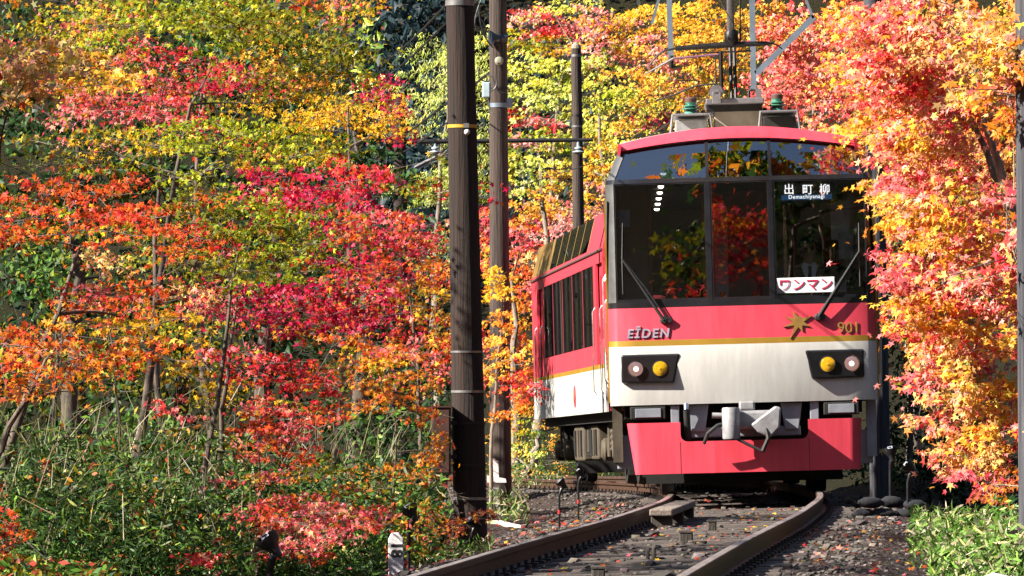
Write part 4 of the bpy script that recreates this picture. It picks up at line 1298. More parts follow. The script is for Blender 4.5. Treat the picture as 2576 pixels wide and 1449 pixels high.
    for i in range(7):
        ph = i / 6 * R(100)
        row = []
        for k in range(18):
            th = 2 * math.pi * k / 18
            drop = 1.0 if math.sin(th) > -.2 else .62
            r_ = .108 + .006 * math.sin(th * 7 + i)
            a = ph * drop
            row.append((r_ * math.sin(a) * math.cos(th) * .92, .012 + r_ * math.sin(a) * math.sin(th) * 1.05, 1.225 + r_ * math.cos(a) * 1.08))
        rows.append(row)
    MB().grid(rows, closed=True).build('hair', mat('black_hair', (.012, .010, .009), .5, var=.3, scale=40), root, smooth=True)
    st = empty('driver_seat', (0, 0, 0)); st.matrix_world = mw @ Matrix.Translation(org + Vector((0, .12, 0)))
    tag(st, 'dark seat with backrest under the driver in the cab', 'seat')
    MB().box(-.24, .24, -.38, .14, .24, .31).build('cushion', DARKIN, st, bevel=.03)
    MB().box(-.24, .24, .15, .24, .30, .80).build('backrest', DARKIN, st, bevel=.03)
    MB().tube([(0, -.1, -.25), (0, -.1, .24)], .05, 10).build('pedestal', IRON, st)
bpy.context.view_layer.update()
build_driver()

# ------------------------------------------------------------------ poles, overhead gear
def wood(name, a, b):
    return mat(name, a, .9, col2=b, scale=26, bump=1.0, stretch=(1.6, 1.6, .06), detail=8)
POLE_A = wood('dark_tarred_pole_timber', (.003, .002, .002), (.036, .017, .011))
POLE_B = wood('weathered_grey_pole_timber', (.006, .005, .004), (.095, .064, .052))
POLE_C = wood('grey_blue_pole_timber', (.014, .014, .020), (.085, .083, .095))
BAND = mat('galvanised_band', (.30, .29, .29), .4, .7, var=.2)
WIREM = mat('black_cable', (.012, .012, .012), .5)
GSTEEL = mat('blue_grey_galvanised_steel', (.22, .27, .33), .45, .5, var=.12, scale=5)
def pole(name, label, foot, topp, r0, r1, m):
    foot = Vector(foot); topp = Vector(topp)
    r = empty(name, foot); tag(r, label, 'pole', 'timber poles along the line')
    mb = MB(); n = 20; H = topp - foot
    rows = []
    N = 30
    ph = random.uniform(0, 6)
    for i in range(N + 1):
        t = i / N
        c = H * t - (Vector((0, 0, .3)) if i == 0 else Vector())
        rad = r0 + (r1 - r0) * t
        rows.append([(c.x + rad * math.cos(2 * math.pi * k / n) * (1 + .018 * math.sin(k * 3.1 + ph) + random.uniform(-.006, .006)),
                      c.y + rad * math.sin(2 * math.pi * k / n) * (1 + .018 * math.sin(k * 2.3 + ph)), c.z) for k in range(n)])
    mb.grid(rows, closed=True)
    mb.f.append(tuple(N * n + k for k in range(n)))
    mb.build('shaft', m, r, smooth=True)
    def at(zd):     # local centre and radius at a picture row
        zz = CAM_H + (HROW - zd * K) * foot.y / FPX - foot.z
        t = zz / H.z
        return Vector((H.x * t, H.y * t, zz)), r0 + (r1 - r0) * t
    def hoop(yd, hpx, mm, nm='band', proud=.006):
        c, rr = at(yd); h = M2(hpx, foot.y)
        MB().lathe([(rr * .9, -h / 2), (rr + proud, -h / 2), (rr + proud, h / 2), (rr * .9, h / 2)], c, (0, 0, 1), 24).build(nm, mm, r, smooth=True)
        return c, rr
    return r, at, hoop

# big dark pole in front
f1 = D(1184, 1372, 52.0); t1 = D(1154, -120, 52.0)
p1, at1, hoop1 = pole('timber_pole', 'thick dark brown timber pole standing nearest, left of the train', f1, t1, M2(43, 52), M2(34, 52), POLE_A)
hoop1(8, 14, BAND)
hoop1(318, 8, mat('yellow_strap', (.45, .28, .02), .5, var=.2), 'yellow_strap', .004)
hoop1(885, 5, BAND, 'wire_band', .003); hoop1(985, 6, BAND, 'wire_band', .004); hoop1(1065, 6, IRON, 'box_strap', .008); hoop1(1170, 6, IRON, 'box_strap', .008); hoop1(1254, 7, BAND, 'wire_band', .004)
c, rr = at1(318)
MB().box(c.x + .01, c.x + .055, -rr - .02, -rr + .02, c.z - .015, c.z + .02).build('clip', BAND, p1)
MB().lathe([(.001, 0), (.016, .004), (.024, .018), (.024, .03), (.014, .044), (.001, .048)], (c.x + .04, -rr - .02, c.z - .028), (0, 0, -1), 14).build('white_knob', mat('pale_porcelain', (.62, .56, .56), .4), p1, smooth=True)
# rusty brown cabinet strapped to it
cb = D(1110, 1195, 51.85)
cab = empty('cabinet', cb); tag(cab, 'narrow rust brown steel cabinet strapped to the nearest pole', 'cabinet')
RB = mat('rust_brown_cabinet_paint', (.055, .022, .017), .6, var=.25, scale=8)
w, h = M2(48, 51.85), M2(170, 51.85)
MB().box(-w / 2, w / 2, -.10, .10, 0, h).build('casing', RB, cab, bevel=.008)
MB().box(-w / 2 - .008, w / 2 + .008, -.112, .112, h, h + .012).build('lid', RB, cab)
MB().box(-w / 2 + .012, w / 2 - .012, -.106, -.1005, .02, h - .02).build('door', RB, cab, bevel=.004)
for q in (.27, .77):
    MB().box(w / 2, w / 2 + M2(16, 52), -.02, .02, h * q - .015, h * q + .015).build('arm', IRON, cab)
for k, (dx, ex) in enumerate(((-.05, -.16), (0, -.05), (.045, -.02))):
    e = D(1105, 1385, 51.7)
    gl = gz(e.x + ex, 51.8)
    cbl = MB()
    tp = Vector((cb.x + dx, 51.85, cb.z + .01))
    mid = Vector((cb.x + dx * .5 + .01, 51.82, (tp.z + gl) / 2 + .1))
    q = MB().tube([tp, mid, Vector((cb.x + dx * .8, 51.8, gl + .22)), Vector((cb.x + dx + ex, 51.75, gl - .02))], .010, 7).build('cable', mat('grey_cable_sheath', (.10, .10, .11), .6), smooth=True)
    tag(q, ('leftmost', 'middle', 'rightmost')[k] + ' of the grey cables hanging below the brown cabinet to the ground', 'cable', 'cables below the cabinet')

# second pole
f2 = D(1260, 1262, 81.0); t2 = D(1251, -260, 81.0)
p2, at2, hoop2 = pole('timber_pole', 'weathered grey timber pole with loudspeaker, behind the thick dark pole', f2, t2, M2(27, 81), M2(20.5, 81), POLE_B)
c, rr = hoop2(265, 11, GSTEEL)
MB().box(c.x + rr - .01, c.x + rr + .06, -.05, .05, c.z - .03, c.z + .09).build('bracket', GSTEEL, p2)
hoop2(222, 5, IRON, 'band')
c, rr = at2(95)
spk = MB().lathe([(.10, 0), (.095, .012), (.05, .08), (.035, .13), (.05, .135), (.05, .22), (.001, .22)], c + Vector((-.10, -rr - .10, -.02)), (.95, .25, .05), 20).build('loudspeaker', mat('navy_speaker_plastic', (.02, .025, .04), .45), p2, smooth=True)
MB().box(c.x - .03, c.x + .0, -rr - .12, -rr + .02, c.z - .10, c.z - .07).build('speaker_bracket', IRON, spk)
c, rr = at2(155)
MB().lathe([(.001, 0), (.05, .005), (.055, .02), (.035, .03), (.05, .045), (.03, .07), (.001, .075)], c + Vector((.01, -rr, 0)), (0, -1, .1), 18).build('insulator', mat('cream_insulator', (.26, .25, .18), .35, var=.3, scale=25), p2, smooth=True)
c, rr = at2(226)
bx = MB().box(-rr - .12, -rr - .02, -.06, .06, c.z - .10, c.z + .10).build('transformer_box', mat('pale_blue_box', (.40, .52, .58), .4, var=.15), p2, bevel=.015)
MB().tube([(-rr - .07, -.03, c.z + .10), (-rr - .06, -.05, c.z + .2), (-rr + .02, -.09, c.z + .15), (-rr + .04, -.1, c.z + .05)], .008, 6).build('lead', WIREM, bx, smooth=True)
MB().tube([(-rr - .04, -.03, c.z - .10), (-rr - .03, -.05, c.z - .25), (-rr + .02, -.09, c.z - .3)], .008, 6).build('lead', WIREM, bx, smooth=True)
wl = MB()
for (xa, ya, xb, yb, sg) in ((1205, 5, 1240, 120, .1), (1192, 10, 1215, 70, .15), (1210, 0, 1204, 80, .12), (1232, 230, 1250, 200, -.05), (1250, 205, 1272, 235, .08), (1205, 170, 1230, 205, .1), (1196, 30, 1206, 60, -.2)):
    a, b = D(xa, ya, 80.7) - f2, D(xb, yb, 80.7) - f2
    wl.tube(bez(a, (a + b) / 2 - Vector((sg, 0, abs(sg))), b, 6), .009, 5)
wl.build('loose_wire', WIREM, p2, smooth=True)

# third pole with splintered top, far behind the second car
f3 = D(1463, 1120, 128.0); f3.z = gz(f3.x, 128.0); t3 = D(1449, 122, 128.0)
p3, at3, hoop3 = pole('timber_pole', 'far timber pole with bleached broken top, left of the pantograph', f3, t3, M2(17, 128), M2(12.5, 128), POLE_B)
hoop3(140, 6, BAND); hoop3(318, 5, BAND); hoop3(290, 4, WIREM)
MB().lathe([(M2(13, 128), 0), (M2(11, 128), .06), (M2(5, 128), .12), (.001, .13)], (t3 - f3), (0, 0, 1), 12).build('splintered_top', mat('bleached_wood', (.24, .20, .16), .9, var=.25, scale=20), p3)
# pole beside the right flank of the train and the one at the right edge
f4 = Vector((4.62, 81.2, 0)); f4.z = gz(4.62, 81.2)
p4, at4, hoop4 = pole('timber_pole', 'bluish grey timber pole half hidden beside the right flank of the train', f4, (4.50, 81.2, 7.0), .135, .11, POLE_C)
f5 = D(2622, 1449, 37.0); f5.z = gz(f5.x, 37.0)
p5, at5, hoop5 = pole('timber_pole', 'dark blue grey pole cut off by the right picture edge', f5, D(2603, -60, 37.0), M2(58, 37), M2(51, 37), POLE_C)
hoop5(1336, 12, IRON)
c, rr = at5(1338)
MB().box(c.x - rr - M2(30, 37), c.x, -.03, .03, c.z - .012, c.z + .012).build('step_bolt', IRON, p5)

# overhead beam with hangers between the second pole and the pole right of the train
gy = 80.6
gan = empty('overhead_gantry', (f2.x, gy, f2.z)); tag(gan, 'blue grey steel overhead hangers and brace above the train roof', 'gantry')
o_ = Vector((f2.x, gy, f2.z))
G = lambda xd, yd: D(xd, yd, gy) - o_
zb = 6.45 - o_.z
MB().box(-.15, 4.8, -.04, .04, zb, zb + .10).build('beam', GSTEEL, gan)
a = G(1684, 0)
def bar(p, q, wpx, nm):
    w = M2(wpx, gy) / 2
    p, q = Vector(p), Vector(q)
    d = (q - p).normalized(); n = Vector((d.z, 0, -d.x))
    MB().add([p - n * w + Vector((0, -.02, 0)), p + n * w + Vector((0, -.02, 0)), q + n * w + Vector((0, -.02, 0)), q - n * w + Vector((0, -.02, 0)),
              p - n * w + Vector((0, .02, 0)), p + n * w + Vector((0, .02, 0)), q + n * w + Vector((0, .02, 0)), q - n * w + Vector((0, .02, 0))],
             [(0, 1, 2, 3), (7, 6, 5, 4), (0, 4, 5, 1), (1, 5, 6, 2), (2, 6, 7, 3), (3, 7, 4, 0)]).build(nm, GSTEEL, gan)
bar(G(1688, 148), (a.x - .02, 0, zb), 13, 'hanger')
bar(G(1896, 226), (G(1890, 0).x, 0, zb), 14, 'hanger')
bar(G(1902, 186), G(2048, 42), 15, 'brace')
bar(G(2046, 46), G(2020, -20), 6, 'tie_rod'); bar(G(2020, -20), (G(2005, 0).x, 0, zb), 6, 'tie_rod')
MB().lathe([(.03, 0), (.035, .03), (.03, .12), (.02, .16), (.001, .16)], G(1688, 140), (0, 0, -1), 12).build('hanger_insulator', IRON, gan, smooth=True)
bar(G(1640, 60), G(1665, -30), 7, 'tie_rod'); bar(G(1665, -30), (G(1670, 0).x, 0, zb), 7, 'tie_rod')

# far bracket arm over the line and its pole, hidden in the leaves
bx0, bx1 = D(1020, 357, 112), D(1492, 352, 112)
fa = Vector((bx0.x - .05, 112, gz(bx0.x - .05, 112)))
p6, at6, hoop6 = pole('timber_pole', 'far pole among the leaves carrying the long black bracket arm', fa, (bx0.x - .1, 112, bx0.z + .8), .13, .10, POLE_A)
MB().tube([bx0 - fa - Vector((.15, 0, 0)), bx1 - fa], [.045, .032], 10).build('bracket_arm', WIREM, p6, smooth=True)
for xd in (1095, 1455):
    q = D(xd, 357, 112) - fa
    MB().lathe([(.03, 0), (.03, .08), (.07, .10), (.07, .12), (.03, .14), (.11, .17), (.11, .18), (.02, .22), (.001, .22)], q, (0, 0, -1), 14).build('insulator', mat('grey_insulator', (.30, .34, .38), .3), p6, smooth=True)
MB().tube([D(1095, 395, 112) - fa, D(1020, 440, 112) - fa - Vector((.1, 0, 0))], .03, 8).build('strut', BAND, p6, smooth=True)
MB().tube([bx0 - fa - Vector((.1, 0, .55)), D(1130, 395, 112) - fa], .012, 6).build('stay', BAND, p6, smooth=True)

# overhead cables running back to the left
def cable(label, pts, r, sag=.15):
    P = []
    for a, b in zip(pts[:-1], pts[1:]):
        P += bez(a, (a + b) / 2 - Vector((0, 0, sag)), b, 8)[:-1]
    P.append(pts[-1])
    o = MB().tube(P, r, 6).build('overhead_cable', WIREM, smooth=True)
    return tag(o, label, 'cable', 'overhead cables')
PF = Vector((-7.0, 150, 0))
cable('topmost black cable sloping down to the left from the thick dark pole', [D(1128, 6, 52.0), D(955, 165, 96), D(905, 215, 112)], .009, .08)
cable('second black cable sloping down left below the topmost one', [D(1240, -70, 81.0), D(1118, 62, 92), D(985, 185, 110), D(930, 235, 118)], .013, .04)
cable('third black cable sloping down left, passing behind the thick pole at mid height', [D(1240, 175, 81.0), D(1120, 262, 92), D(1000, 350, 106), D(960, 380, 112)], .016, .04)
cable('lowest of the black cables sloping down left behind the thick pole', [D(1245, 240, 81.0), D(1122, 310, 92), D(1010, 385, 106), D(980, 405, 112)], .011, .04)
cw = [on_track(float(y), 0, 4.93 if y < 66 else 4.78) for y in (-20, 0, 20, 40, 66, 80, 95, 110, 130)]
cable('thin contact wire above the middle of the track', cw, .007, .02)

# ------------------------------------------------------------------ garden floodlights on stakes
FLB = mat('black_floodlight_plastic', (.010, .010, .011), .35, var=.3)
LENS = mat('floodlight_lens', (.42, .45, .50), .12, .3, var=.1)
def floodlight(label, xd, yd, rpx, z, foot_d, aim=(-.55, .25, .80), red=None):
    h = D(xd, yd, z)
    gx = D(foot_d[0], 0, z).x
    gl = gz(gx, z)
    base = Vector((gx, z, gl))
    r = empty('floodlight', base); tag(r, label, 'floodlight', 'black floodlights on stakes beside the track')
    hc = h - base; R_ = M2(rpx, z)
    ax = Vector(aim).normalized()
    hd = MB().lathe([(.001, -1.5 * R_), (.34 * R_, -1.5 * R_), (.42 * R_, -1.0 * R_), (.60 * R_, -.55 * R_), (.95 * R_, -.1 * R_), (1.0 * R_, .25 * R_), (1.04 * R_, .30 * R_), (1.04 * R_, .42 * R_), (.92 * R_, .42 * R_), (.90 * R_, .30 * R_)], hc, ax, 24).build('lamp_head', FLB, r, smooth=True)
    MB().lathe([(.001, .40 * R_), (.5 * R_, .37 * R_), (.905 * R_, .31 * R_)], hc, ax, 20).build('lens', LENS, hd, smooth=True)
    side = ax.cross(Vector((0, 1, 0))).normalized()
    q = hc - ax * 1.0 * R_
    u = Vector((ax.x, ax.y * .2, ax.z)).normalized()
    ctr = hc + ax * .36 * R_ + Vector((0, -1.0 * R_, 0)) + u * .15 * R_
    w = side * .34 * R_; t = ax * .10 * R_
    MB().add([ctr - w - t, ctr + w - t, ctr + w + t * 2, ctr - w + t * 2, ctr - w - t + Vector((0, .02, 0)), ctr + w - t + Vector((0, .02, 0)), ctr + w + t * 2 + Vector((0, .02, 0)), ctr - w + t * 2 + Vector((0, .02, 0))],
             [(0, 1, 2, 3), (7, 6, 5, 4), (0, 4, 5, 1), (1, 5, 6, 2), (2, 6, 7, 3), (3, 7, 4, 0)]).build('bright_tag', mat('bright_clip', (.80, .84, .92), .2, .4, var=.05), hd)
    k = Vector((q.x * .4 + 0 * .6, q.y, q.z - R_ * .7))
    MB().tube([q, Vector((k.x, k.y, k.z)), Vector((k.x * .5, 0, k.z - R_ * .6)), Vector((0, 0, k.z - R_ * 1.2)), Vector((0, 0, -.05))], [.32 * R_, .36 * R_, .30 * R_, .26 * R_, .20 * R_], 10).build('stake', FLB, r, smooth=True)
    if red is not None:
        rz = CAM_H + (HROW - red * K) * z / FPX - base.z
        MB().tube([(0, 0, rz - .018), (0, 0, rz + .018)], .23 * R_ + .003, 10).build('red_ring', mat('red_tape', (.6, .02, .02), .5), r, smooth=True)
floodlight('largest black floodlight, at the bottom edge left of the numbered post', 676, 1362, 31, 43.5, (678, 1500))
floodlight('black floodlight standing just right of the white numbered post', 1031, 1283, 22, 47.5, (1028, 1400), (-.5, .2, .84), 1378)
floodlight('black floodlight standing against the foot of the thick dark pole', 1189, 1308, 17, 49.0, (1186, 1390), (-.75, -.1, .65))
floodlight('small black floodlight on the ballast, left of the last two near the far rail', 1411, 1213, 13, 62.0, (1407, 1300), (-.7, -.1, .7), 1288)
floodlight('small black floodlight on the ballast, right of the last two near the far rail', 1458, 1187, 12, 66.0, (1455, 1290), (-.6, .1, .8), 1262)
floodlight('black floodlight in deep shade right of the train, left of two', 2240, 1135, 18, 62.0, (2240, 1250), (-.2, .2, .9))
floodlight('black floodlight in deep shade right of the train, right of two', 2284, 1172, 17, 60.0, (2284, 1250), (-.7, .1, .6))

# ------------------------------------------------------------------ markers and small things
WHITEP = mat('white_painted_concrete', (.70, .66, .66), .7, var=.1, scale=14, bump=.2)
def milepost():
    z = 46.5
    b = D(996, 1412, z); b.z = min(b.z, gz(b.x, z))
    r = empty('marker_post', b); tag(r, 'short white post numbered 18 beside the rails', 'marker post')
    w = M2(38, z); h = M2(72, z) + (D(996, 1412, z).z - b.z)
    MB().prism([(-w / 2, -.1), (w / 2, -.1), (w / 2, h - .04), (w * .2, h), (-w * .28, h), (-w / 2, h - .045)], lambda p: (p[0], -.05, p[1]), lambda p: (p[0], .05, p[1])).build('post', WHITEP, r, bevel=.006)
    rot = Matrix(((0, 1, 0, .004), (0, 0, -1, -.0515), (-1, 0, 0, h - M2(42, z)), (0, 0, 0, 1)))
    text_mesh('number', '18', .115, mat('black_marker_paint', (.02, .02, .02), .7), r, rot, .001, bold=.004)
milepost()
def broken_sign():
    z = 78.0
    b = D(1248, 1275, z); b.z = gz(b.x, z)
    r = empty('marker_post', b); tag(r, 'leaning pale post with a short cross board between the two left poles', 'marker post')
    top = D(1242, 1152, z) - b
    w = M2(11, z)
    MB().prism([(0, -.05), (1, -.05), (1, .94), (.5, 1.0), (0, .94)], lambda p: (top.x * max(0, p[1]) + (p[0] - .5) * 2 * w, -.03, top.z * p[1]), lambda p: (top.x * max(0, p[1]) + (p[0] - .5) * 2 * w, .03, top.z * p[1])).build('post', WHITEP, r)
    a, c_ = D(1225, 1196, z - .06) - b, D(1272, 1214, z - .06) - b
    MB().prism([(a.x, a.z), (c_.x, a.z - M2(8, z)), (c_.x + .01, c_.z + .0), (a.x, c_.z)], lambda p: (p[0], -.06, p[1]), lambda p: (p[0], -.031, p[1])).build('cross_board', WHITEP, r)
broken_sign()
b = D(2500, 1449, 33.0); b.z = gz(b.x, 33.0)
r = empty('marker_post', b); tag(r, 'white block peeping over the bottom edge in the grass at right', 'marker post')
hh = D(2500, 1441, 33.0).z - b.z
MB().prism([(-.09, -.1), (.09, -.1), (.09, hh - .02), (.0, hh), (-.09, hh - .04)], lambda p: (p[0], -.07, p[1]), lambda p: (p[0], .07, p[1])).build('post', WHITEP, r, bevel=.006)
# pale cable lying on the ballast
pts = []
for xd, yd in ((1228, 1289), (1255, 1290), (1285, 1299), (1310, 1303), (1345, 1299), (1375, 1290), (1395, 1278), (1408, 1270)):
    z = FPX * (CAM_H + .26) / (yd * K - HROW)
    q = D(xd, yd, z); q.z = gz(q.x, q.y) + .02
    pts.append(q)
tag(MB().tube(pts, [.018, .03, .028, .02, .022, .016, .014, .01], 7).build('bare_root', mat('bleached_root', (.50, .45, .38), .8, var=.2), smooth=True), 'pale bleached root lying on the ballast right of the thick pole', 'root')
# dark sandbags stacked in the shade at right
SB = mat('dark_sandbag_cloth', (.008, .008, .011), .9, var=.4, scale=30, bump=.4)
k = 0
names = ['leftmost, lower row', 'second from left, lower row', 'third from left, lower row', 'rightmost, lower row', 'leftmost, upper row', 'middle, upper row', 'rightmost, upper row']
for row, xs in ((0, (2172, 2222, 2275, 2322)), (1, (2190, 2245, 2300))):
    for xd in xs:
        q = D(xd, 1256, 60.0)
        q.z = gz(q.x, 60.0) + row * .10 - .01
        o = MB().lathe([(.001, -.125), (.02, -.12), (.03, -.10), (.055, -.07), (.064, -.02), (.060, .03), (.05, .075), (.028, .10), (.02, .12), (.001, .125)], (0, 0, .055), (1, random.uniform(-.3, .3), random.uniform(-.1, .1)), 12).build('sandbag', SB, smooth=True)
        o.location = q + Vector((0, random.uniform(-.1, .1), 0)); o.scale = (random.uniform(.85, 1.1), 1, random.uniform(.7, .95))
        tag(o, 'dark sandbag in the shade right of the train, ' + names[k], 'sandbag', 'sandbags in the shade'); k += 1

# ------------------------------------------------------------------ trees
G1 = 'maples on the left bank'
TBARK = mat('dark_slender_bark', (.035, .026, .020), .85, var=.0, col2=(.17, .13, .10), scale=9, bump=.5, stretch=(3, 3, .8))
def T(name, label, base, rows, z, leaf=.05, fill=2, **kw):
    leaf *= (.76 if kw.get('group') == G1 else .86)
    """rows: x, y, rx, ry, palette [, depth offset [, cover]] measured on the photograph; z the tree's depth"""
    sps = []
    for r_ in rows:
        dz = r_[5] if len(r_) > 5 else random.uniform(-1.2, 1.2)
        cv = r_[6] if len(r_) > 6 else 1.0
        sps.append(sp(r_[0], r_[1], r_[2], r_[3], z + dz, r_[4], cv, leaf))
        for q in range(fill):     # looser side sprays that knit the boughs together
            sps.append(sp(r_[0] + random.uniform(-.95, .95) * r_[2], r_[1] + random.uniform(-1.5, 1.5) * r_[3], r_[2] * random.uniform(.4, .75), r_[3] * random.uniform(.4, .7), z + dz + random.uniform(-1.0, 1.0), r_[4], cv * .8, leaf))
    bx, by = base
    if kw.get('group') == G1:
        kw['trunk_r'] = kw.get('trunk_r', .07) * .6; kw['bark'] = TBARK
        kw.setdefault('nbias', .55); kw.setdefault('jit', .7); kw.setdefault('stray', .03); kw.setdefault('dens', .62)
    else:
        kw.setdefault('stray', .05)
    return tree(name, label, (bx, by, gz(bx, by)), sps, leaf=leaf, **kw)
def X(xd, z): return (xd * K - 512) * z / FPX

T('maple_tree', 'peach orange maple nearest at the upper left edge', (X(-260, 41), 41), [
    (40, 130, 120, 45, 'PE'), (150, 165, 150, 40, 'PE+PE+YO'), (60, 205, 140, 40, 'PE+PE'), (220, 195, 110, 25, 'YO'), (310, 205, 110, 22, 'YO', .3, .6), (30, 245, 100, 25, 'PE+OR', .2, .7), (-120, 150, 150, 90, 'PE')],
  41, .062, trunk_r=.08, group=G1, dens=.9)
T('maple_tree', 'green and olive maple spreading across the upper left', (X(330, 50), 50), [
    (430, 40, 220, 40, 'YG+OL'), (700, 60, 190, 50, 'OL+OL+YG'), (800, 130, 150, 70, 'OL'), (690, 150, 170, 45, 'OL+YO'), (560, 100, 130, 30, 'YG', 0, .6), (840, 200, 100, 35, 'OL+Y'),
    (560, 330, 170, 35, 'YG'), (680, 345, 130, 40, 'YG+OL'), (760, 385, 110, 25, 'YG+Y'), (520, 385, 140, 22, 'YG+Y', 0, .6), (300, 345, 140, 14, 'Y', 0, .6), (410, 370, 90, 20, 'Y+OL', 0, .6), (250, 90, 170, 40, 'YG+Y', .5, .5), (620, 20, 250, 30, 'OL+YG'), (120, 60, 160, 36, 'YG+OL', .4, .6), (760, 240, 130, 30, 'OL+Y'), (460, 330, 120, 24, 'YG'), (820, 380, 100, 26, 'YG+OL'), (560, 60, 160, 34, 'OL'), (130, 360, 150, 20, 'Y+OL', 0, .5), (240, 420, 160, 22, 'OL+YG', 0, .5)],
  50, .05, trunk_r=.08, group=G1)
T('maple_tree', 'pink red maple glowing between the olive boughs at upper left', (X(420, 58), 58), [
    (300, 240, 160, 30, 'PK'), (400, 275, 120, 30, 'PK+R'), (220, 270, 110, 35, 'PK+RO', 0, .7), (440, 140, 110, 35, 'PK+R'), (540, 195, 160, 28, 'CR+R'), (640, 215, 120, 26, 'CR+R'), (470, 225, 110, 22, 'CR+RO'), (240, 120, 170, 50, 'PK+YO', 0, .5), (330, 60, 170, 40, 'YO+PK', 0, .5), (500, 300, 160, 22, 'PK+RO', 0, .6)],
  58, .05, trunk_r=.07, group=G1)
T('maple_tree', 'golden yellow maple in the upper middle left of the thick pole', (X(820, 70), 70), [
    (830, 285, 130, 30, 'Y'), (920, 300, 110, 35, 'Y+YO'), (760, 310, 100, 26, 'Y'), (970, 330, 70, 25, 'Y', 0, .7), (860, 250, 120, 22, 'Y+OL', 0, .7), (640, 250, 120, 22, 'Y+OL', 0, .5), (950, 220, 60, 26, 'CR'), (985, 250, 45, 20, 'CR'), (1010, 340, 50, 18, 'CR', 0, .7), (1010, 285, 55, 10, 'CR', 0, .6), (840, 30, 90, 30, 'YO+PK', 0, .7), (900, 20, 50, 24, 'Y+OL')],
  70, .052, trunk_r=.08, group=G1)
T('maple_tree', 'flame red maple with slender grey trunk in the middle left', (X(545, 47.5), 47.5), [
    (700, 440, 90, 22, 'R+CR'), (800, 455, 120, 35, 'R+CR'), (900, 440, 70, 28, 'R'), (780, 510, 140, 35, 'CR+R'), (890, 500, 80, 30, 'CR+R'), (680, 480, 90, 26, 'CR+PK', 0, .7),
    (640, 735, 190, 30, 'CR'), (800, 750, 150, 36, 'CR+R'), (900, 790, 110, 36, 'CR+R'), (720, 790, 160, 30, 'CR'), (950, 745, 90, 26, 'CR+PK'), (560, 770, 80, 22, 'CR+PK', 0, .7), (800, 830, 150, 20, 'CR+OR', 0, .8),
    (640, 890, 80, 16, 'R+PK'), (720, 910, 90, 20, 'R'), (790, 955, 80, 22, 'R'), (700, 950, 90, 18, 'R+RO'), (540, 890, 80, 14, 'PK+R', 0, .8), (840, 980, 45, 16, 'R'), (600, 930, 60, 16, 'R', 0, .7)],
  47.5, .05, trunk_r=.05, group=G1, top=D(600, 700, 47.5))
T('maple_tree', 'olive green maple hanging in front of the flame red one', (X(470, 45.5), 45.5), [
    (600, 500, 130, 35, 'OL+YG'), (560, 560, 140, 40, 'OL'), (700, 560, 110, 35, 'OL+YG'), (640, 620, 160, 38, 'OL+YG'), (780, 600, 110, 40, 'OL+RO'), (540, 660, 110, 30, 'OL+YG'), (690, 680, 110, 24, 'YG+OL'), (500, 500, 90, 26, 'OL+RO', 0, .7), (840, 640, 90, 24, 'OL+CR', 0, .7), (620, 715, 60, 18, 'YG', 0, .6), (480, 440, 100, 20, 'YG', 0, .6)],
  45.5, .05, trunk_r=.05, group=G1)
T('maple_tree', 'deep orange red maple along the left edge at mid height', (X(-80, 46), 46), [
    (110, 490, 130, 25, 'RO'), (260, 480, 110, 22, 'RO'), (60, 545, 100, 28, 'RO'), (230, 545, 150, 30, 'RO'), (400, 540, 120, 26, 'RO+RO+R'), (330, 585, 170, 22, 'RO'), (90, 590, 130, 18, 'RO+OR', 0, .8), (540, 590, 110, 20, 'RO+R', 0, .7), (420, 640, 90, 20, 'RO+OR', 0, .6), (-80, 560, 120, 70, 'RO'),
    (210, 745, 110, 20, 'RO+PK'), (400, 745, 130, 28, 'RO+PE'), (330, 720, 90, 20, 'RO'), (500, 760, 70, 26, 'PE+PK'), (300, 790, 150, 24, 'RO+OR')],
  46, .05, trunk_r=.08, group=G1)
T('maple_tree', 'yellow and rust maple low on the left edge', (X(-160, 44), 44), [
    (60, 830, 110, 22, 'RO+OR'), (200, 815, 70, 10, 'Y', -.5, .8), (330, 820, 110, 14, 'Y', -.5), (430, 800, 70, 12, 'Y', -.5), (360, 850, 90, 12, 'Y+OR', -.5), (90, 870, 110, 24, 'OR+RO'), (220, 890, 130, 24, 'OR+BR'), (90, 930, 110, 26, 'OR+RO'), (280, 920, 110, 22, 'OR+RO', 0, .8), (380, 880, 90, 20, 'RO+OR', 0, .8), (80, 985, 110, 22, 'OR+BR'), (200, 960, 110, 16, 'OR', 0, .7), (460, 920, 50, 14, 'YO', 0, .7), (-90, 900, 130, 80, 'OR+RO')],
  44, .052, trunk_r=.07, group=G1)
T('maple_tree', 'small pale peach maple spray left of the crooked boughs', (X(300, 49), 49), [
    (235, 645, 45, 20, 'PE'), (285, 655, 45, 22, 'PE'), (250, 680, 45, 12, 'PE+RO', 0, .7)], 49, .05, trunk_r=.03, group=G1)
T('maple_tree', 'mixed red and orange maple just left of the thick pole', (X(1045, 58), 58), [
    (960, 550, 120, 30, 'CR+PK'), (1040, 570, 90, 36, 'RO+PK'), (900, 590, 110, 30, 'RO+CR'), (1080, 620, 60, 40, 'RO+PE'), (980, 630, 110, 32, 'RO+CR'), (900, 660, 110, 28, 'CR+RO'), (1010, 690, 100, 30, 'CR+PK'), (1090, 690, 50, 36, 'RO+OR'), (1000, 740, 90, 30, 'YO+OR'), (1080, 760, 60, 36, 'YO+Y'), (1100, 820, 40, 40, 'OR+YO'), (1000, 820, 80, 26, 'CR+RO'), (930, 860, 110, 24, 'OR+RO'), (1040, 880, 90, 26, 'OR+PK'), (1100, 930, 40, 40, 'PK+RO'), (940, 910, 100, 24, 'OR+Y', 0, .8), (1040, 960, 70, 20, 'OR+YO', 0, .7), (1120, 880, 30, 50, 'RO')],
  58, .05, trunk_r=.05, group=G1)
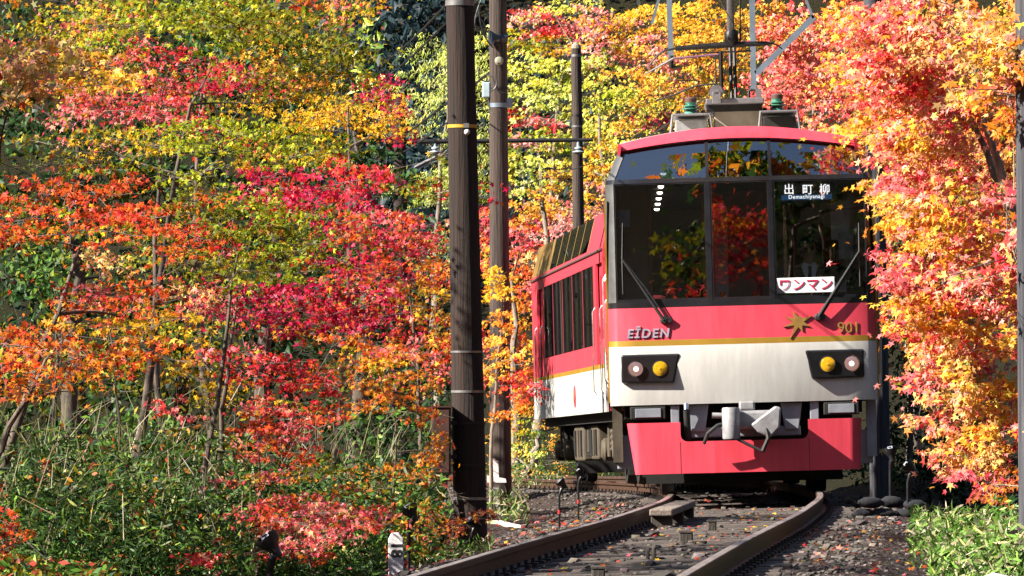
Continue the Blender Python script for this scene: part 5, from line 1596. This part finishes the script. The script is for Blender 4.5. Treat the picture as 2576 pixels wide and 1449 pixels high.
T('maple_tree', 'rusty orange maple low beside the brown cabinet', (X(960, 51), 51), [
    (930, 970, 70, 14, 'OR'), (1010, 1010, 90, 20, 'OR'), (1060, 1040, 50, 18, 'OR+RO'), (900, 1030, 60, 18, 'OR', 0, .6), (1080, 1130, 45, 16, 'OR', 0, .9), (1040, 1165, 70, 16, 'OR'), (950, 1190, 100, 16, 'OR'), (1060, 1200, 70, 14, 'OR+RO'), (900, 1225, 60, 12, 'OR', 0, .7), (1110, 1100, 22, 14, 'OR', -.6)],
  51, .045, trunk_r=.03, group=G1)
T('maple_tree', 'young salmon red maple with thin stem in the lower middle left', (X(640, 46), 46), [
    (660, 1020, 60, 18, 'RO+PK'), (730, 1050, 70, 22, 'RO+PK'), (650, 1060, 60, 20, 'RO'), (710, 1100, 90, 24, 'RO+PK'), (660, 1140, 60, 20, 'RO+PK'), (760, 1150, 60, 16, 'RO'), (640, 1205, 50, 12, 'PK+YO'), (720, 1200, 70, 14, 'PK+OR'), (570, 1195, 40, 10, 'PK', 0, .7), (420, 1025, 40, 14, 'PK+R', 0, .8), (480, 1050, 30, 8, 'PK', 0, .7), (840, 1040, 50, 16, 'R+RO', 0, .7)],
  46, .045, trunk_r=.025, group=G1, dens=.85)
T('maple_tree', 'low bright coral maple spreading over the bank above the numbered post', (X(800, 44.6), 44.6), [
    (740, 1265, 90, 20, 'PK+RO'), (680, 1290, 90, 20, 'PK+RO'), (820, 1290, 90, 22, 'PK+RP'), (900, 1310, 70, 18, 'PK+RO'), (760, 1325, 100, 20, 'PK+RP'), (860, 1345, 80, 16, 'PK+RP'), (650, 1330, 60, 16, 'BR+RO'), (960, 1290, 50, 14, 'PK+R'), (740, 1375, 60, 14, 'PK+RP'), (600, 1400, 100, 14, 'PK+R'), (510, 1412, 80, 12, 'PK+R'), (770, 1405, 60, 12, 'RO', 0, .7)],
  44.6, .042, trunk_r=.02, group=G1, dens=1.0)
T('maple_tree', 'low dull russet maple at the foot of the thick pole', (X(1075, 49.5), 49.5), [
    (1075, 1290, 40, 16, 'YO', -.4), (1010, 1315, 50, 16, 'YO+OR'), (1100, 1315, 60, 18, 'BR+OR'), (1150, 1320, 50, 16, 'BR'), (1060, 1340, 50, 12, 'YO+BR', 0, .8), (1205, 1300, 40, 12, 'BR', -1.2), (1120, 1345, 40, 12, 'BR', 0, .8)],
  49.5, .042, trunk_r=.018, group=G1)
T('maple_tree', 'yellow olive young maple low left of the salmon one', (X(600, 48.5), 48.5), [
    (620, 1115, 90, 16, 'OL+YG'), (560, 1130, 60, 12, 'OL+YG', 0, .7), (800, 1165, 70, 26, 'OL'), (760, 1190, 50, 16, 'OL', 0, .8), (560, 1000, 80, 18, 'OL+Y', 0, .6), (500, 950, 90, 22, 'OL+YO', 0, .6), (480, 850, 100, 26, 'OL+Y', 0, .6)], 48.5, .045, trunk_r=.025, group=G1)
T('maple_tree', 'red orange sapling at the bottom left corner', (X(-30, 42), 42), [
    (8, 1300, 34, 26, 'RO'), (18, 1350, 26, 20, 'RO+BR'), (6, 1400, 24, 18, 'RO'), (60, 1330, 26, 10, 'RO', 0, .6), (130, 1420, 40, 10, 'BR', 0, .5)], 42, .045, trunk_r=.015, group=G1)

# fill behind: darker mixed maples and evergreens deeper on the left bank
FILLROWS = []
for i in range(66):
    xd = random.uniform(-60, 1120); yd = random.uniform(-20, 1020)
    pk = random.choice(['RO+OL', 'OR+OL', 'OL+YG', 'PK+OL', 'Y+OL', 'CR+RO', 'OL', 'DG+OL'])
    if 780 < xd and yd < 330: continue
    FILLROWS.append((xd, yd, random.uniform(70, 150), random.uniform(18, 45), pk, random.uniform(-2, 3), .55))
T('maple_tree', 'mixed olive and red maple deep behind the left bank foliage', (X(560, 70), 70), FILLROWS, 70, .075, trunk_r=.10, group=G1, fill=1)

def evergreen(label, base, rows, z, leaf, pal='DG', cover=.8, group='evergreens', tmpl=BROAD, trunk_r=.12, nm='evergreen_tree', cat='tree'):
    sps = [sp(x, y, rx, ry, z + random.uniform(-1, 1), p or pal, cover, leaf, .9) for x, y, rx, ry, p in rows]
    bx, by = base
    return tree(nm, label, (bx, by, gz(bx, by)), sps, leaf=leaf * 1.25, trunk_r=trunk_r, tmpl=tmpl, lm=GLOSSY_LEAF, bark=DBARK, group=group, cat=cat, nbias=.6, hang=.4)
GE = 'evergreens behind the left bank'
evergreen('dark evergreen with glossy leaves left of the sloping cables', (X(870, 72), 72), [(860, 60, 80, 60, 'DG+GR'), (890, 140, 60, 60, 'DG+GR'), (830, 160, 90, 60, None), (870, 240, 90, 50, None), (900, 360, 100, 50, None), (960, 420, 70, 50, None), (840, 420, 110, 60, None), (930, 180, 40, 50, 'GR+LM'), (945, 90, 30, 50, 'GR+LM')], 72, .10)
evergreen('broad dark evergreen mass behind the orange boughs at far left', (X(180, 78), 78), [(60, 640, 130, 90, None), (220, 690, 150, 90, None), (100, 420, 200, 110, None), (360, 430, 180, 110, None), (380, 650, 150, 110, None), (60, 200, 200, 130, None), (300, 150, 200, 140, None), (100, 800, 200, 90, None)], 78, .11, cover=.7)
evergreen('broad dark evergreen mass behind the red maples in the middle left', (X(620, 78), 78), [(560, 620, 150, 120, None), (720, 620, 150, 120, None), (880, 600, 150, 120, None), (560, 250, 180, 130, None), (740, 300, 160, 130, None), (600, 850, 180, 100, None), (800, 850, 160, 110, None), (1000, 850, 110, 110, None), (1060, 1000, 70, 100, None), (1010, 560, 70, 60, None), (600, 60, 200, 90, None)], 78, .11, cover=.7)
GS = 'evergreen shrubs under the left maples'
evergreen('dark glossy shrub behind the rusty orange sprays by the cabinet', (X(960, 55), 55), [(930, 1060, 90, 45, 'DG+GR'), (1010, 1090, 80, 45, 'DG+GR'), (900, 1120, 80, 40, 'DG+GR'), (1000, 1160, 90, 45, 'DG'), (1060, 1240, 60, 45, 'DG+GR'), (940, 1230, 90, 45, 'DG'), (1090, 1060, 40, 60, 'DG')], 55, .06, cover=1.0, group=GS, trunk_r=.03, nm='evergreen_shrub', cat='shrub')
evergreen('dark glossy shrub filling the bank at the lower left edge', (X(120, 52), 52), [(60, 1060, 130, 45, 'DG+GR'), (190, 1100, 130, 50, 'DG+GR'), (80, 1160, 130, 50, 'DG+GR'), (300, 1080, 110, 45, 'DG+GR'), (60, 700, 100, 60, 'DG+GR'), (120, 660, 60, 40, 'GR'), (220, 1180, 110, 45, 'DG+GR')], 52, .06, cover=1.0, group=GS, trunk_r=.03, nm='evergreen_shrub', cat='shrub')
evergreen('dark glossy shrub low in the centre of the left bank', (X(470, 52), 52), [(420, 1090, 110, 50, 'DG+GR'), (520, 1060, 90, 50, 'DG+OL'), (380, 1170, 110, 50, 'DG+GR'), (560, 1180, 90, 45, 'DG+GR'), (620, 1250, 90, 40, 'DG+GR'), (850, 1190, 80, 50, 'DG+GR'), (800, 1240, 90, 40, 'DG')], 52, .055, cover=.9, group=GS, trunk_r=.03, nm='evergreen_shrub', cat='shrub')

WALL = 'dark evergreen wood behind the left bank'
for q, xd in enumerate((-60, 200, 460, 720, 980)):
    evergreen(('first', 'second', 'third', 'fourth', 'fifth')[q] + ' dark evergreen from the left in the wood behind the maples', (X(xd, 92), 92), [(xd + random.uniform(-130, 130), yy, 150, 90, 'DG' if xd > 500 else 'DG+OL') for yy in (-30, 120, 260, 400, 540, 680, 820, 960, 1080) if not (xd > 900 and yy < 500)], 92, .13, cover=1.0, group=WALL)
# behind: lime tree, distant maples, evergreens beyond the train
GB = 'trees beyond the train'
def far_tree(label, base, rows, z, leaf=.085, tmpl=MAPLE_S, trunk_r=.12, **kw):
    sps = [sp(r_[0], r_[1], r_[2], r_[3], z + random.uniform(-3, 3), r_[4], (r_[5] if len(r_) > 5 else 1.15), leaf, .8) for r_ in rows]
    bx, by = base
    return tree(kw.pop('nm', 'maple_tree'), label, (bx, by, gz(bx, by)), sps, leaf=leaf, trunk_r=trunk_r, tmpl=tmpl, group=GB, **kw)
LR = []
for i in range(30):
    yd = random.uniform(110, 640)
    t = min(1, (yd - 90) / 260)
    xd = random.uniform(1165 - 150 * t - 20, 1235)
    LR.append((xd, yd, random.uniform(35, 60), random.uniform(28, 45), 'LM' if yd < 420 else 'LM+YG', 2.2))
LR += [(1090, 110, 40, 26, 'LM', 1.8), (1050, 150, 40, 30, 'LM', 1.8), (1010, 210, 36, 30, 'LM', 1.8), (985, 290, 36, 40, 'LM+Y', 1.0), (1110, 190, 60, 60, 'LM', 1.8), (1060, 260, 60, 60, 'LM', 1.8)]
far_tree('pale lime green tree behind the thick dark pole', (X(1110, 140), 140), LR, 140, .11, LANCE, hang=1.2, nm='broadleaf_tree')
far_tree('pink topped maple far behind, right of the two left poles', (X(1380, 150), 150), [
    (1330, 50, 80, 30, 'PP+R'), (1420, 60, 90, 34, 'PP+R'), (1500, 50, 80, 34, 'PP+YO'), (1390, 20, 110, 20, 'LY'), (1460, 110, 80, 26, 'PP+YO'), (1560, 80, 70, 30, 'YO+PP'), (1300, 100, 70, 30, 'Y+YG'), (1380, 110, 60, 26, 'Y+YG')], 150)
far_tree('yellow green maple far behind, left of the broken topped pole', (X(1350, 138), 138), [
    (1320, 170, 70, 36, 'LY+LM'), (1400, 190, 70, 40, 'LY+YG'), (1340, 240, 80, 36, 'LY+LM'), (1420, 250, 60, 36, 'LY+LM'), (1310, 290, 50, 24, 'PP+R'), (1370, 310, 50, 22, 'PP+R'), (1330, 350, 70, 26, 'YG+PP'), (1400, 360, 60, 30, 'LY+YG'), (1330, 410, 70, 30, 'LY+LM'), (1400, 430, 60, 32, 'LY+YO'), (1350, 470, 80, 30, 'YO+LM'), (1270, 220, 40, 70, 'LY+YG'), (1280, 380, 40, 60, 'YG+OL')], 138)
far_tree('orange and yellow maple far behind, between broken pole and train roof', (X(1500, 145), 145), [
    (1480, 170, 60, 40, 'LY+LM'), (1540, 150, 70, 30, 'YG+PP'), (1600, 120, 70, 30, 'PP+YO'), (1500, 240, 70, 40, 'LY+YG'), (1580, 200, 80, 40, 'LY+YO'), (1650, 230, 70, 40, 'YO+LY'), (1560, 290, 90, 40, 'LY+YO'), (1640, 300, 60, 30, 'CR+LY'), (1500, 340, 70, 36, 'YO+YG'), (1560, 370, 70, 30, 'YO+LY'), (1490, 420, 60, 36, 'YO+Y'), (1540, 430, 50, 30, 'LY+YO'), (1500, 490, 60, 36, 'PP+YO'), (1470, 540, 60, 36, 'PP+Y'), (1390, 520, 80, 36, 'YO+PP'), (1400, 570, 90, 36, 'PP+PP'), (1330, 540, 60, 40, 'YO+YO'), (1440, 600, 70, 30, 'PP+YO')], 145)
far_tree('golden maple far behind the pantograph', (X(1760, 152), 152), [
    (1640, 40, 90, 40, 'YO+Y'), (1720, 40, 90, 40, 'Y+YO'), (1800, 60, 90, 50, 'Y+YO'), (1660, 110, 80, 36, 'YO+PP'), (1740, 120, 90, 40, 'YO+YO'), (1820, 150, 80, 44, 'YO+YO'), (1700, 190, 90, 40, 'YO+PP'), (1780, 220, 80, 40, 'YO+LY'), (1850, 220, 70, 44, 'YO+YG'), (1720, 260, 80, 36, 'YO+YO'), (1650, 190, 60, 36, 'YO+PP'), (1880, 80, 60, 60, 'YO'), (1860, 290, 70, 30, 'LY+YO'), (1780, 290, 80, 30, 'LY+YO')], 152)
far_tree('red and orange maple behind the second car, right of the two left poles', (X(1300, 116), 116), [
    (1250, 560, 50, 50, 'RO+PK'), (1310, 590, 60, 40, 'RO+PK'), (1250, 650, 50, 40, 'RO+YO'), (1330, 660, 50, 50, 'RO+PE'), (1260, 720, 50, 40, 'YO+OR'), (1330, 740, 40, 40, 'OR+PK'), (1300, 800, 60, 40, 'YO+OR'), (1290, 860, 60, 40, 'OR+RO'), (1330, 900, 40, 50, 'YO+RO'), (1290, 930, 60, 40, 'RO+OR'), (1320, 1000, 50, 40, 'YO+OR'), (1210, 600, 40, 80, 'CR+PK'), (1210, 900, 40, 90, 'RO+PK')], 116, .075)
far_tree('sunlit yellow and green bush low behind the second car', (X(1320, 112), 112), [
    (1310, 1060, 60, 34, 'YO+YG'), (1340, 1110, 50, 40, 'GR+Y'), (1300, 1140, 50, 40, 'GR+LM'), (1350, 1165, 50, 26, 'GR+LM'), (1410, 1150, 50, 40, 'GR+YO'), (1470, 1150, 50, 40, 'GR+LM'), (1540, 1160, 50, 36, 'GR+OL'), (1430, 1090, 60, 40, 'GR+YO'), (1310, 1180, 60, 20, 'GR+YO'), (1250, 1120, 40, 70, 'YO+GR')], 112, .07, BROAD, nm='shrub', cat='shrub')
T('maple_tree', 'small red maple spray reaching in front of the second car', (X(1240, 77), 77), [(1290, 965, 40, 16, 'R+RO', 0), (1345, 978, 45, 16, 'R+PK', 0), (1300, 1000, 40, 12, 'RO', 0, .8), (1250, 930, 40, 20, 'YO', 0), (1245, 870, 36, 22, 'YO', 0), (1250, 800, 34, 22, 'OR+YO', 0), (1250, 730, 30, 24, 'Y', 0, .8), (1250, 690, 28, 18, 'Y', 0, .8), (1270, 1040, 34, 14, 'OR', 0, .8)], 77, .05, trunk_r=.03, group=GB)

# right-hand maples
GR_ = 'maples right of the train'
T('maple_tree', 'blazing red and orange maple overhanging the right flank of the train', (4.9, 51), [
    (2240, 110, 90, 40, 'RP'), (2280, 80, 110, 50, 'RP+PK'), (2240, 200, 80, 40, 'RP'), (2290, 190, 110, 46, 'RP+R'), (2300, 130, 110, 50, 'RP+PE'), (2250, 280, 80, 30, 'RP+R'), (2290, 290, 100, 40, 'RP+YO'), (2280, 230, 120, 50, 'RP+OR'), (2280, 340, 80, 40, 'RP+YO'), (2330, 330, 110, 50, 'PE+RP'), (2300, 410, 90, 44, 'PK+PE'), (2380, 430, 100, 50, 'RP+PE'),
    (2265, 455, 50, 24, 'PK'), (2245, 520, 50, 22, 'YO+PE', -1), (2300, 500, 90, 40, 'YO+PE'), (2400, 530, 100, 44, 'YO+RP'), (2310, 580, 90, 40, 'YO'), (2420, 630, 100, 46, 'RP+YO'), (2290, 660, 80, 36, 'PK+RP'), (2240, 700, 44, 28, 'PK', -1), (2360, 710, 100, 40, 'RP'), (2270, 750, 60, 30, 'RP+YO'), (2350, 790, 100, 40, 'PE+YO'), (2450, 740, 90, 50, 'RP'), (2270, 820, 50, 24, 'PK+YO'), (2340, 870, 90, 36, 'RP+PE'), (2450, 860, 90, 50, 'RP+YO'), (2320, 950, 60, 26, 'PK+RP'), (2400, 950, 90, 40, 'RP'), (2380, 1030, 80, 34, 'RP+PE'), (2470, 1000, 80, 50, 'PE+YO'), (2420, 1100, 70, 36, 'RP+PE'), (2490, 1120, 60, 50, 'YO+PE'), (2430, 1165, 60, 22, 'PE+PK'), (2520, 1050, 50, 90, 'YO+RP'), (2500, 560, 80, 70, 'YO+RP'), (2540, 700, 60, 90, 'RP+YO')],
  51, .060, trunk_r=.10, group=GR_, dens=1.75)
T('maple_tree', 'scarlet and yellow maple behind the overhanging one at upper right', (6.3, 66), [
    (2180, 60, 90, 50, 'RP+YO'), (2240, 40, 110, 44, 'RP'), (2180, 160, 80, 40, 'RP+YO'), (2190, 240, 80, 36, 'RP'), (2240, 190, 110, 50, 'RP+Y'), (2230, 300, 90, 36, 'RP+YO'), (2200, 320, 80, 40, 'YO'), (2260, 150, 100, 80, 'RP'), (2330, 420, 110, 80, 'YO+RP'), (2400, 250, 120, 80, 'RP+YO'), (2360, 620, 110, 80, 'YO+RP'), (2400, 820, 110, 80, 'YO+RP'), (2460, 980, 80, 80, 'YO+RP'), (2500, 400, 90, 120, 'RP+YO')],
  66, .062, trunk_r=.10, group=GR_, dens=1.5)
T('maple_tree', 'large leaved orange maple nearest at the upper right corner', (4.9, 37.5), [
    (2380, 30, 90, 30, 'PE+OR'), (2500, 60, 90, 40, 'PE+YO'), (2450, 140, 90, 34, 'PE+YO'), (2560, 160, 50, 50, 'OR+PE'), (2500, 230, 80, 34, 'OR+RP'), (2420, 250, 60, 20, 'YO+PE', 0, .8), (2550, 300, 40, 30, 'OR'), (2500, 480, 60, 20, 'RP+PK', 0, .7), (2560, 600, 40, 20, 'RP', 0, .7), (2540, 680, 60, 24, 'RP+R', 0, .8), (2440, 700, 60, 18, 'RP', 0, .6), (2565, 1075, 26, 12, 'OR+RP', 0, .8), (2680, 300, 120, 200, 'OR+RP')],
  37.5, .062, trunk_r=.08, group=GR_, dens=1.2)
T('maple_tree', 'dusky pink low maple spray below the overhanging maple at right', (4.6, 49), [
    (2490, 1215, 60, 22, 'PK+BR'), (2440, 1195, 40, 12, 'PK', 0, .8), (2510, 1245, 40, 14, 'BR+OR'), (2540, 1190, 40, 26, 'OR+BR')], 49, .058, trunk_r=.03, group=GR_)
GD = 'shrubs in the shade right of the train'
def rshrub(label, base, rows, z, leaf=.07):
    return evergreen(label, base, rows, z, leaf, group=GD, trunk_r=.05, nm='evergreen_shrub', cat='shrub', cover=.9)
far_tree('scarlet and golden maple farther behind the right hand maples', (X(2300, 100), 100), [(random.uniform(2000, 2600), random.uniform(-20, 780), random.uniform(70, 110), random.uniform(40, 70), random.choice(['RP+YO', 'RP', 'YO+PE', 'PK+YO'])) for _ in range(34)], 100, .08)
far_tree('reddish gold maple behind the train roof at right of the pantograph', (X(2020, 120), 120), [(random.uniform(1930, 2200), random.uniform(-20, 400), random.uniform(60, 90), random.uniform(30, 50), random.choice(['RP+YO', 'RP', 'RP+PK'])) for _ in range(30)], 120, .08)
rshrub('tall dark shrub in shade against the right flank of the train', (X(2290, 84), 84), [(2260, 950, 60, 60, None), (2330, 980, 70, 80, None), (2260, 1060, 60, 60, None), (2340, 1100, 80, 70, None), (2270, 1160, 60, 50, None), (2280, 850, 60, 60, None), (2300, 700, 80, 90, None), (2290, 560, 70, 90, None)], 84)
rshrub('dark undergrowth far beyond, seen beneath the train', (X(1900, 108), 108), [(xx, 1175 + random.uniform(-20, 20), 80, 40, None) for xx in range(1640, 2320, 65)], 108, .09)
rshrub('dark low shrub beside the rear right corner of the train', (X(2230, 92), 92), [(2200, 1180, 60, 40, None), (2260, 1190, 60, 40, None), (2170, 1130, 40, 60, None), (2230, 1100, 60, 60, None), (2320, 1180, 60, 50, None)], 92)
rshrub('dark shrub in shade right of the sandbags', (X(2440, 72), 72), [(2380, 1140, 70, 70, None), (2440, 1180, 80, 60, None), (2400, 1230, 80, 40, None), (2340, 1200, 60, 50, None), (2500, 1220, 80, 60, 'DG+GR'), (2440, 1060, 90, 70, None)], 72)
rshrub('green shrub at the right edge above the grass', (X(2540, 46), 46), [(2520, 1270, 50, 30, 'GR+DG'), (2480, 1290, 40, 20, 'GR+DG'), (2550, 1320, 40, 30, 'GR+DG')], 46, .045)

# big trees beside and behind the photographer, mirrored in the windscreens
def world_tree(name, label, base, rows, leaf, **kw):
    sps = []
    for (x, y, z, rx, rz, pk) in rows:
        n = int(3.0 * math.pi * rx * rz / (leaf * leaf * .75))
        sps.append((Vector((x, y, z)), rx, rz, rx * .9, pk, n))
    bx, by = base
    return tree(name, label, (bx, by, gz(bx, by)), sps, leaf=leaf, group='maples behind the photographer', **kw)
for lab, cx_, cy_, z0, z1, pals, nn in (
    ('tall red maple standing right behind the photographer, mirrored in the middle window', 3.0, -12, 12, 25, ['RO+R', 'OR+RO', 'CR+R', 'YO+RO'], 34),
    ('tall russet maple left of the photographer, mirrored in the left window', -7.5, 0, 9, 22, ['DG+R', 'OR+DG', 'DG+OL', 'DG+RO', 'DG'], 30),
    ('tall dark tree right of the photographer, mirrored in the right window', 15.0, -2, 7, 24, ['DG', 'DG+OL', 'DG+OR', 'DG'], 30)):
    rows = []
    for i in range(nn):
        rows.append((cx_ + random.uniform(-3.2, 3.2), cy_ + random.uniform(-2.0, 2.0), random.uniform(z0, z1), random.uniform(1.0, 1.8), random.uniform(.6, 1.0), random.choice(pals)))
    world_tree('maple_tree', lab, (cx_ + .5, cy_ - 2), rows, .135 if cx_ == 3.0 else .17, trunk_r=.25, tmpl=MAPLE_S)
rows = []
for i in range(40):
    rows.append((random.uniform(.2, 6), random.uniform(55.5, 62), random.uniform(9.5, 14.5), random.uniform(.8, 1.4), random.uniform(.4, .7), random.choice(['OL+YG', 'DG+OR', 'OL', 'OR+OL'])))
world_tree('maple_tree', 'tall maple whose high crown hangs over the line, mirrored in the upper windows', (8.5, 58), rows, .16, trunk_r=.2, tmpl=MAPLE_S)

# unseen maples added past the left picture edge to break the sun over the bank
for q, (cx_, cy_) in enumerate(((-8.5, 40), (-9.5, 48), (-9.0, 56), (-10.5, 65))):
    rows = []
    for i in range(17):
        rows.append((cx_ + random.uniform(-1.6, 1.9), cy_ + random.uniform(-3.6, 3.6), random.uniform(3.2, 7.6), random.uniform(.5, 1.1), random.uniform(.2, .5), random.choice(['RO+OL', 'OR+YG', 'CR+R', 'OL'])))
    sps = [(Vector((x, y, z)), rx, rz, rx * .9, pk, int(2.2 * math.pi * rx * rz / (.1 * .1 * .75))) for (x, y, z, rx, rz, pk) in rows]
    tree('maple_tree', ('nearest', 'second nearest', 'third nearest', 'farthest')[q] + ' of the unseen maples added past the left picture edge to shade the bank', (cx_, cy_, gz(cx_, cy_)), sps, leaf=.10, trunk_r=.12, tmpl=MAPLE_S, group='unseen shading maples past the left edge')

# ------------------------------------------------------------------ ground cover
def blades(name, label, spots, pal, length, m=None, tmpl=LANCE, up=1.0):
    """leafy culms of dwarf bamboo / grass; spots: (x0,x1,y0,y1 in picture, z0,z1,count)"""
    P, C = [], []
    for (xa, xb, ya, yb, z0, z1, n) in spots:
        z = RNG.uniform(z0, z1, n)
        px = RNG.uniform(xa, xb, n); pz = RNG.uniform(0, 1, n)
        X_ = (px * K - 512) * z / FPX
        g = ground(X_, z)
        top = CAM_H + (HROW - (ya + (yb - ya) * RNG.uniform(0, 1, n)) * K) * z / FPX
        Z_ = np.maximum(g + .04, g + (top - g) * np.sqrt(pz))
        P.append(np.stack([X_, z, Z_], 1))
        cc = np.zeros((n, 3)); ks = pal.split('+')
        idx = RNG.integers(0, len(ks), n)
        for q, kx in enumerate(ks):
            cc[idx == q] = pal_cols(kx, int((idx == q).sum()))
        C.append(cc)
    P = np.concatenate(P); C = np.concatenate(C); n = len(P)
    T_ = RNG.normal(size=(n, 3)) * np.array([1, 1, .45]) + np.array([0, 0, up])
    Nn = RNG.normal(size=(n, 3)) + SUNV * .7
    o = leaves(name, P, Nn, length * RNG.uniform(.5, 1.2, n), C, tmpl, m or GLOSSY_LEAF, T=T_)
    return tag(o, label, kind='stuff')
PAL['SA'] = [((.07, .12, .015), 4), ((.10, .18, .03), 3), ((.03, .065, .012), 4), ((.26, .26, .08), 1), ((.42, .36, .18), 1)]
PAL['GS'] = [((.14, .28, .04), 4), ((.22, .38, .07), 3), ((.07, .16, .02), 3), ((.42, .46, .15), 1)]
PAL['ST'] = [((.42, .35, .22), 3), ((.55, .48, .34), 2), ((.30, .28, .12), 2), ((.25, .30, .10), 1)]
blades('dwarf_bamboo', 'green dwarf bamboo thicket covering the lower left bank', [(-40, 640, 1075, 1300, 44, 54, 15000), (-40, 640, 1230, 1440, 43, 48, 9000), (640, 960, 1330, 1440, 45.5, 49, 3000), (560, 1120, 1140, 1330, 49.5, 54, 7000)], 'SA+DG+DG+GR', .10, up=.4)
blades('bank_undergrowth', 'mixed small broad leaved undergrowth among the dwarf bamboo', [(-40, 640, 1060, 1430, 43.2, 52, 3500), (-40, 300, 1400, 1449, 38, 43, 1500), (640, 1120, 1180, 1400, 47, 53, 3500)], 'DG+GR+OL+BR', .07, tmpl=BROAD, up=.1)
blades('bamboo_stems', 'pale dry upright stems in the lower left thicket', [(-20, 680, 960, 1300, 43, 53, 1000), (700, 1130, 1000, 1250, 50, 55, 450)], 'ST', .34, LEAF, (np.array([(-.5, -.012, 0), (-.5, .012, 0), (.5, -.006, .03), (.5, .006, .03)]), np.array([(0, 1, 3), (0, 3, 2)], np.int32)), up=3.5)
blades('grass', 'bright green grass and bamboo leaves at the lower right', [(2340, 2590, 1310, 1430, 33.5, 40, 3800), (2290, 2590, 1265, 1340, 41, 50, 3200)], 'GS+SA+GR+ST+GS', .085, up=.9)
blades('weeds', 'tufts of weeds around the foot of the poles and along the left ballast edge', [(1220, 1330, 1225, 1290, 66, 80, 500), (1050, 1240, 1345, 1400, 48, 52, 500), (1290, 1420, 1180, 1215, 98, 106, 500)], 'SA+GR+ST', .10, up=1.1)

def hill_forest():
    n = 14000
    y = RNG.uniform(166, 290, n); x = (RNG.uniform(300, 620, n) - 512) / FPX * y
    k2 = RNG.random(n) < .3; x = np.where(k2, (RNG.uniform(-60, 1080, n) - 512) / FPX * y, x)
    g = ground(x, y)
    P = np.stack([x, y, g + RNG.uniform(0, 5.0, n) + 2.5 * np.sin(x * .5) * np.sin(y * .35)], 1)
    y2 = RNG.uniform(168, 228, 22000); x2 = (RNG.uniform(335, 470, 22000) - 512) / FPX * y2
    P = np.concatenate([P, np.stack([x2, y2, ground(x2, y2) + RNG.uniform(.1, 1.6, 22000) + 1.0 + .9 * np.sin(x2 * 1.3) * np.sin(y2 * .5)], 1)])
    n = len(P)
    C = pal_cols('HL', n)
    o = leaves('hillside_forest', P, RNG.normal(size=(n, 3)) + np.array([0, -.3, .8]), RNG.uniform(.18, .42, n), C, BROAD, GLOSSY_LEAF)
    tag(o, 'dark blue green forest on the hillside far behind', kind='stuff')
hill_forest()
